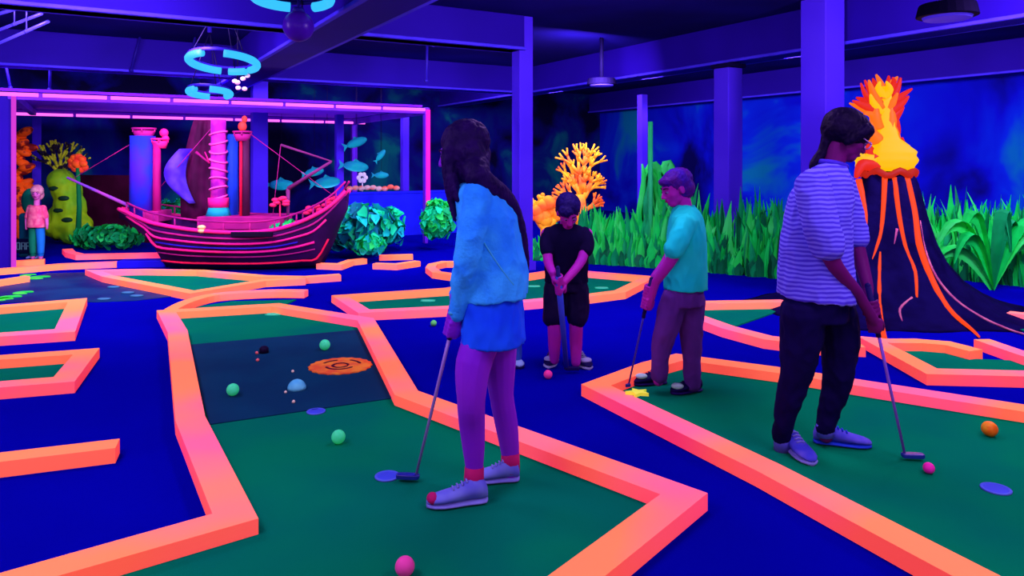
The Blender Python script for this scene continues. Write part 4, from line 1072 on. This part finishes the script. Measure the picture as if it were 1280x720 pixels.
hl = at_z(1018,553,.012); hl.z = .012; shoe(A, hl, (1,-.28,0), .275, .098, .085, bs, mat('blue_sole',(30,50,240)), T)
for a_, b_ in ((P(978,538,.05),P(978,562,.06)),(P(1031,530,.10),P(1032,545,.10))):
    g = M(); g.tube([a_, b_], [.042,.043], 16); link('sock', g, mat('lilac_sock', (90,70,235)), T)
putter('putter held by the adult in the striped shirt, its head against the pink ball', ctop, cbot, (1,-.1,0), mat('violet_shaft', (130,70,235), rough=.3), gripm, club_dk)

# ---- boy in black
K = Person('boy in a black t-shirt and black shorts, bent over a putter behind the woman', 5.15, (708,460))
P = K.P; T = K.t; s = .92
R = frame((.10,-.80,-.60))
hc = P(710,266,-.08)
body = M(); head_geo(body, hc, R, s)
body.chain([hc+R@V((-.03,0,-.04)), P(708,285,.02)], [.046,.048])
torso(body, [(P(708,354,.10),.12,.09),(P(708,330,.06),.12,.09),(P(708,292,.02),.11,.06)], (1,0,0))
ctop = P(698,345,-.28); cbot = at_z(708,463,.02); cd = (cbot-ctop).normalized()
h1 = ctop+cd*.03; h2 = ctop+cd*.10
for shd, elb, hh, o, fl_ in (((683,292,.0),(685,325,-.10),h1,V((-.8,.5,0)),1),((734,292,.0),(727,325,-.10),h2,V((.8,.5,0)),-1)):
    a_, b_ = P(*shd), P(*elb); w_ = hh+o*.045-cd*.05
    body.chain([a_, b_, w_], [.040,.035,.025]); body.chain([w_, hh+o*.03], [.024,.022]); grip_hand(body, hh, cd, o, .9, flip=fl_)
body.chain([P(693,380,.06),P(693,405,.04),P(693,430,.06),P(693,450,.08)], [.06,.05,.046,.034]); body.chain([P(720,380,.06),P(720,405,.04),P(720,430,.06),P(720,453,.04)], [.06,.05,.046,.034])
link('body', body, skinM, T, remesh=.006, relax=2)
face_parts(K, hc, R, s, T, lipm)
blk = mat('black_tee', (8,2,50), (10,3,58), scale=5, rough=.85); 
g = M(); torso(g, [(P(708,352,.09),.155,.12),(P(708,325,.06),.155,.118),(P(708,300,.02),.165,.11),(P(708,287,.01),.14,.09),(P(708,280,.01),.06,.05)], (1,0,0))
g.chain([P(687,293,.0),P(683,304,-.03),P(684,313,-.06)], [.054,.050,.048]); g.chain([P(730,293,.0),P(734,304,-.03),P(732,313,-.06)], [.054,.050,.048])
link('shirt', g, blk, T, remesh=.008, relax=2, fold=.005, ffreq=12)
g = M(); torso(g, [(P(708,362,.09),.150,.12),(P(708,345,.09),.150,.12)], (1,0,0))
g.chain([P(695,360,.07),P(693,382,.06),P(692,396,.05)], [.085,.083,.080]); g.chain([P(721,360,.07),P(722,382,.06),P(722,396,.05)], [.085,.083,.080])
link('shorts', g, mat('black_shorts', (12,3,56)), T, remesh=.008, relax=2, fold=.005, ffreq=14)
nh = mat('navy_hair', (16,4,84), (22,6,100), scale=14, rough=.6, spec=.08, bump=.25, bscale=60)
g = M(); g.ell(hc+R@V((-.026,0,.050))*1, (.112*s,.094*s,.088*s), R=R); g.ell(hc+R@V((-.05,0,.0)), (.075,.08,.08), R=R); g.ell(hc+R@V((.055,-.03,.062)), (.045,.055,.035), R=R)
link('hair', g, nh, T, remesh=.007, relax=2, fold=.005, ffreq=40)
dks = mat('dark_shoe', (14,6,80)); wps = mat('pale_shoe_panel', (150,130,230))
for x, y, d_ in ((693,450,(-.25,-1,0)),(720,452,(.35,-1,0))):
    hl = at_z(x,y,0); hl.z = 0; o = shoe(K, hl, d_, .235, .095, .08, dks, wps, T)
    g = M(); dd = V(d_).normalized(); g.ell(hl+dd*.17+V((0,0,.055)), (.04,.045,.02), R=frame(dd)); link('shoe_panel', g, wps, o)
putter('thick blue putter held by the boy in black', ctop, cbot, (1,-.1,0), mat('periwinkle_shaft', (44,50,205), rough=.3), gripm, dks, r=.021)

# ---- boy in teal
Gp = Person('boy in teal t-shirt and plum trousers looking down at his putter on the right lane', 4.65, (845,488))
P = Gp.P; T = Gp.t; s = .95
R = frame((-.90,-.22,-.35))
hc = P(845,236,.0)
body = M(); head_geo(body, hc, R, s)
body.chain([hc+R@V((-.03,0,-.04)), P(857,264,.0)], [.046,.048])
torso(body, [(P(853,370,0),.12,.09),(P(856,320,0),.12,.09),(P(858,275,0),.11,.06)], (.3,1,0))
ctop = P(812,360,-.02); cbot = at_z(786,484,.02); cd = (cbot-ctop).normalized(); h1 = ctop+cd*.10; h2 = ctop+cd*.02
body.chain([P(856,280,-.12),P(842,320,-.16),P(820,352,-.08)], [.043,.037,.027]); body.chain([P(850,282,.12),P(836,322,.10),P(818,346,.03)], [.042,.036,.026])
body.chain([P(820,352,-.08), h1+V((.02,-.03,.02))], [.026,.023]); body.chain([P(818,346,.03), h2+V((.02,.02,.01))], [.025,.022])
grip_hand(body, h1, cd, V((.5,-.8,0)), .95); grip_hand(body, h2, cd, V((.4,.9,0)), .95, flip=-1)
body.chain([P(845,374,-.03),P(833,410,-.04),P(826,440,-.03),P(823,476,-.03)], [.07,.058,.042,.034]); body.chain([P(862,374,.04),P(864,410,.03),P(865,445,.0),P(864,484,-.02)], [.07,.058,.042,.034])
link('body', body, skinM, T, remesh=.006, relax=2)
face_parts(Gp, hc, R, s, T, lipm)
g = M(); torso(g, [(P(857,360,0),.150,.135),(P(857,335,0),.148,.130),(P(858,300,0),.145,.122),(P(858,275,0),.145,.105),(P(857,263,0),.10,.08),(P(856,257,0),.055,.055)], (.3,1,0))
g.chain([P(857,280,-.12),P(850,296,-.16),P(843,311,-.17)], [.062,.064,.062]); g.chain([P(852,281,.11),P(846,300,.12),P(842,310,.11)], [.058,.056,.054])
link('shirt', g, mat('teal_tee', (14,180,240), (24,200,228), scale=4, rough=.85), T, remesh=.007, relax=2, fold=.007, ffreq=12)
pl = mat('plum_trousers', (84,30,150), (92,34,160), scale=5, rough=.85)
g = M(); torso(g, [(P(854,380,0),.135,.125),(P(856,356,0),.13,.112)], (.3,1,0))
g.chain([P(843,376,-.03),P(833,410,-.04),P(826,440,-.03),P(824,470,-.03)], [.090,.076,.058,.051]); g.chain([P(864,376,.04),P(864,410,.03),P(865,445,.0),P(865,480,-.02)], [.088,.075,.058,.051])
link('trousers', g, pl, T, remesh=.008, relax=2, fold=.006, ffreq=14)
g = M(); g.ell(hc+R@V((-.026,0,.048)), (.110*s,.09*s,.084*s), R=R); g.ell(hc+R@V((-.05,0,-.005)), (.072,.080,.085), R=R); g.ell(hc+R@V((.045,0,.070)), (.048,.066,.028), R=R)
link('hair', g, mat('indigo_brown_hair', (52,10,170), (70,10,140), scale=14, rough=.5, bump=.5, bscale=60), T, remesh=.007, relax=2, fold=.004, ffreq=40)
hl = at_z(832,479,.012); hl.z = .012; o = shoe(Gp, hl, (-1,-.20,0), .235, .095, .08, dks, gripm, T, name='shoe')
g = M(); g.ell(hl+V((-.17,-.05,.062)), (.04,.03,.018)); link('shoe_panel', g, mat('white_shoe_panel', (170,190,235)), o)
hl = at_z(875,488,.012); hl.z = .012; o = shoe(Gp, hl, (-1,-.42,0), .22, .095, .08, dks, gripm, T, name='shoe')
g = M(); g.ell(hl+V((-.165,-.085,.055)), (.04,.03,.02)); link('shoe_panel', g, mat('white_shoe_panel', (170,190,235)), o)
putter('slim putter held by the boy in the teal shirt', ctop, cbot, (-1,-.1,0), mat('indigo_shaft', (60,40,190), rough=.3), gripm, club_dk, r=.007, hl=.08)

# ---- person mostly hidden behind the woman
Q = Person('person in pale blue jeans almost hidden behind the woman in the blue jacket', 5.3, (632,455))
P = Q.P; T = Q.t; R = frame((1,-.1,-.2)); s = .92; hc = P(618,262,0)
body = M(); head_geo(body, hc, R, s); body.chain([hc+R@V((-.03,0,-.04)), P(620,288,0)], [.044,.046])
torso(body, [(P(622,370,0),.11,.09),(P(620,300,0),.11,.07)], (.3,1,0))
body.chain([P(612,300,.1),P(610,335,.1),P(622,360,.02)], [.036,.032,.024]); body.chain([P(628,300,-.1),P(620,335,-.1),P(630,360,-.05)], [.036,.032,.024])
for hx, hy in ((622,362),(630,362)):
    hp_ = P(hx,hy,0 if hx < 625 else -.05); body.ell(hp_, (.018,.028,.038))
    for i in range(4): body.chain([hp_+V((.0,(i-1.5)*.014,-.03)), hp_+V((.012,(i-1.5)*.016,-.055)), hp_+V((.004,(i-1.5)*.016,-.075))], [.008,.0075,.006], n=8)
    body.chain([hp_+V((.012,-.022,-.005)), hp_+V((.03,-.03,-.03))], [.009,.007], n=8)
body.chain([P(630,372,-.03),P(640,415,-.03),P(645,450,-.03)], [.065,.045,.032]); body.chain([P(618,372,.05),P(618,415,.05),P(618,448,.06)], [.065,.045,.032])
link('body', body, skinM, T, remesh=.007, relax=2); face_parts(Q, hc, R, s, T, lipm)
g = M(); torso(g, [(P(624,365,0),.125,.11),(P(622,330,0),.125,.10),(P(620,298,0),.13,.085),(P(620,288,0),.06,.05)], (.3,1,0)); g.chain([P(628,300,-.1),P(622,322,-.1)], [.05,.048]); g.chain([P(612,300,.1),P(612,322,.1)], [.05,.048])
link('shirt', g, blk, T, remesh=.008, relax=2, fold=.005)
g = M(); torso(g, [(P(626,385,0),.12,.11),(P(625,360,0),.12,.105)], (.3,1,0)); g.chain([P(633,380,-.03),P(641,415,-.03),P(645,446,-.03)], [.080,.060,.044]); g.chain([P(618,380,.05),P(618,415,.05),P(618,444,.06)], [.080,.060,.046])
link('jeans', g, mat('pale_blue_jeans', (36,60,215), (50,76,220), scale=5), T, remesh=.008, relax=2, fold=.005)
g = M(); g.ell(hc+R@V((-.026,0,.045)), (.105,.088,.082), R=R); g.ell(hc+R@V((-.05,0,-.01)), (.07,.076,.08), R=R); link('hair', g, hm2, T, remesh=.008, relax=2)
for x, y in ((641,455),(615,452)):
    hl = at_z(x,y-1,0); hl.z = 0; shoe(Q, hl, (.35,-1,0), .17, .085, .065, mat('pale_shoe', (120,125,225)), dks, T, name='shoe')

# ---- child at far left
C_ = Person('small child with pale hair in a pink top and blue-teal trousers at far left', 10.85, (49,325))
P = C_.P; T = C_.t; R = frame((.3,-.9,-.2)); s = .86; hc = P(46,241,0)
body = M(); head_geo(body, hc, R, s); body.chain([hc+R@V((-.02,0,-.04)), P(46,256,0)], [.038,.040]); torso(body, [(P(46,282,0),.09,.07),(P(46,260,0),.09,.06)], (1,0,0))
for sg in (-1,1):
    wp = P(46+sg*13,281,-.05); body.chain([P(46+sg*9,260,0), P(46+sg*12,272,-.02), wp], [.032,.028,.02]); body.ell(wp-V((0,0,.025)), (.014,.022,.03))
    for i in range(4): body.chain([wp+V((0,(i-1.5)*.012,-.045)), wp+V((-sg*.005,(i-1.5)*.013,-.07))], [.007,.006], n=6)
    body.chain([P(46+sg*4,283,0), P(46+sg*5,300,0), P(46+sg*5,322,0)], [.05,.042,.03])
link('body', body, mat('child_skin', (200,80,190)), T, remesh=.008, relax=1); face_parts(C_, hc, R, s, T, lipm)
g = M(); torso(g, [(P(46,284,0),.14,.11),(P(46,270,0),.12,.095),(P(46,257,0),.10,.07)], (1,0,0)); g.chain([P(38,260,0),P(35,271,-.02)], [.045,.042]); g.chain([P(54,260,0),P(57,271,-.02)], [.045,.042])
link('top', g, mat('pink_top', (225,60,140), (240,110,170), scale=12), T, remesh=.01, relax=1, fold=.005)
g = M(); g.chain([P(42,284,0),P(41,300,0),P(41,318,0)], [.065,.055,.042]); link('trouser_leg', g, mat('teal_leg', (10,110,100)), T)
g = M(); g.chain([P(50,284,0),P(51,300,0),P(51,318,0)], [.065,.055,.042]); link('trouser_leg', g, mat('azure_leg', (20,100,220)), T)
g = M(); g.ell(hc+R@V((-.02,0,.03)), (.10,.088,.09), R=R); g.ell(hc+R@V((-.05,0,-.04)), (.06,.085,.09), R=R); link('hair', g, mat('pale_pink_hair', (210,130,180), (190,100,160), scale=14), T, remesh=.01, relax=1)
for x in (41,51):
    hl = at_z(x,323,0); hl.z = 0; shoe(C_, hl, (.1,-1,0), .16, .07, .055, mat('pale_shoe', (120,125,225)), dks, T)

# ================================================================ lights
LC = (LIGHT[0]/1.7, LIGHT[1]/1.7, 1.0)
def area(loc, size, power, col=LC, rot=(0,0,0)):
    l = bpy.data.lights.new('unseen_blacklight', 'AREA'); l.shape = 'SQUARE'; l.size = size; l.energy = power; l.color = col
    o = bpy.data.objects.new('unseen_blacklight', l); o.location = loc; o.rotation_euler = rot; COL.objects.link(o); return o  # area lamps out of sight, added to fill the hall with violet
def spot(loc, power, deg=150, col=LC, rad=.12):
    l = bpy.data.lights.new('lamp_or_fill_spot', 'SPOT'); l.energy = power; l.color = col; l.spot_size = math.radians(deg); l.spot_blend = .6; l.shadow_soft_size = rad
    o = bpy.data.objects.new('lamp_or_fill_spot', l); o.location = loc; COL.objects.link(o); return o
def flood(loc, aim, size, power):
    o = area(loc, size, power); d = (V(aim)-V(loc)).normalized(); o.rotation_euler = d.to_track_quat('-Z','Y').to_euler(); return o
area((-2.2,1.9,2.9), 1.2, 100); area((2.2,2.0,2.9), 1.2, 100); area((-3.4,4.6,2.88), 1.0, 85); area((.6,4.7,2.88), 1.0, 62); area((4.2,4.8,2.88), 1.0, 85)
flood((-2.6,-1.6,2.3), (-4,12,1.5), 1.4, 46); flood((2.6,-1.6,2.3), (4,12,1.5), 1.4, 46)          # unseen floods added behind the viewer to light camera-facing sides
for x in (-2.4, 0, 2.6): flood((x,1.2,2.45), (x*2.2,7,4.0), .7, 22)                                     # unseen uplights added to brighten ceiling and beams
for x, y, ax in ((-3.6,5.6,-6),(.6,5.8,0),(4.4,5.6,7)): flood((x,y,2.8), (ax,14,.7), .7, 240)  # added floods, backs to the camera, brightening columns and mid hall
for s_ in (-1.5,.8,4.0,6.5): flood(grid(8.75,s_,2.9), grid(17,s_,.5), .5, 170)  # unseen floods added behind the cross beam for pavilion and far wall
for s_ in (-1.0,1.5,4.5,7.0): flood(grid(13.5,s_,3.1), grid(17.5,s_,1.4), .4, 80)  # unseen floods added to lift the back wall
for a_ in (3.5,6.5,9.5,12.5): flood(grid(a_,8.35,3.1), grid(a_,13.2,.7), .5, 150)  # unseen floods added to wash the right wall
flood(grid(14.6, 1.6, .15), grid(14.4, 1.8, 2.4), .8, 60); flood(grid(14.9, 4.4, .15), grid(14.7, 4.2, 2.4), .6, 40)     # added uplights, hidden behind ship and bushes, to brighten the canopy
for p in LAMP: spot(p+V((0,0,-.04)), 160)
for a, s in ((10.3,-.5),(10.3,1.2),(10.4,5.4),(12.6,5.4),(5.2,10.3),(8.2,10.9),(11.4,10.3),(15.0,1.0),(15.2,5.0)):
    q = grid(a, s, 3.3)
    q.z = 2.95
    spot(q, 110, deg=125)  # fill spots without fixtures, added to brighten the far hall
l = bpy.data.lights.new('fire_light', 'POINT'); l.energy = 18; l.color = (1,.3,.05); l.shadow_soft_size = .15
o = bpy.data.objects.new('fire_light', l); o.location = vc+V((0,-.35,1.75)); COL.objects.link(o)
w = bpy.data.worlds.new('World'); bpy.context.scene.world = w; w.use_nodes = True
bg = w.node_tree.nodes['Background']; bg.inputs[0].default_value = (.55,.28,1,1); bg.inputs[1].default_value = .22

# ================================================================ camera
cam = bpy.data.cameras.new('camera'); cam.sensor_width = 36; cam.lens = 36*F/1280; cam.shift_y = -(360-HY)/1280; cam.clip_end = 200
co = bpy.data.objects.new('camera', cam); co.location = (0,0,H); co.rotation_euler = (PI/2,0,0); COL.objects.link(co)
sc = bpy.context.scene; sc.camera = co
vs = sc.view_settings; sc.display_settings.display_device = 'sRGB'
vs.view_transform = 'Standard'; vs.look = 'None'; vs.gamma = 1; vs.use_curve_mapping = False; vs.exposure = 0
for o in bpy.data.objects:
    if o.get('label') and len(o['label'].replace('-',' ').replace("'",' ').split()) > 16: print('LONG', o.name, o['label'])
    if '_org' in o: del o['_org']
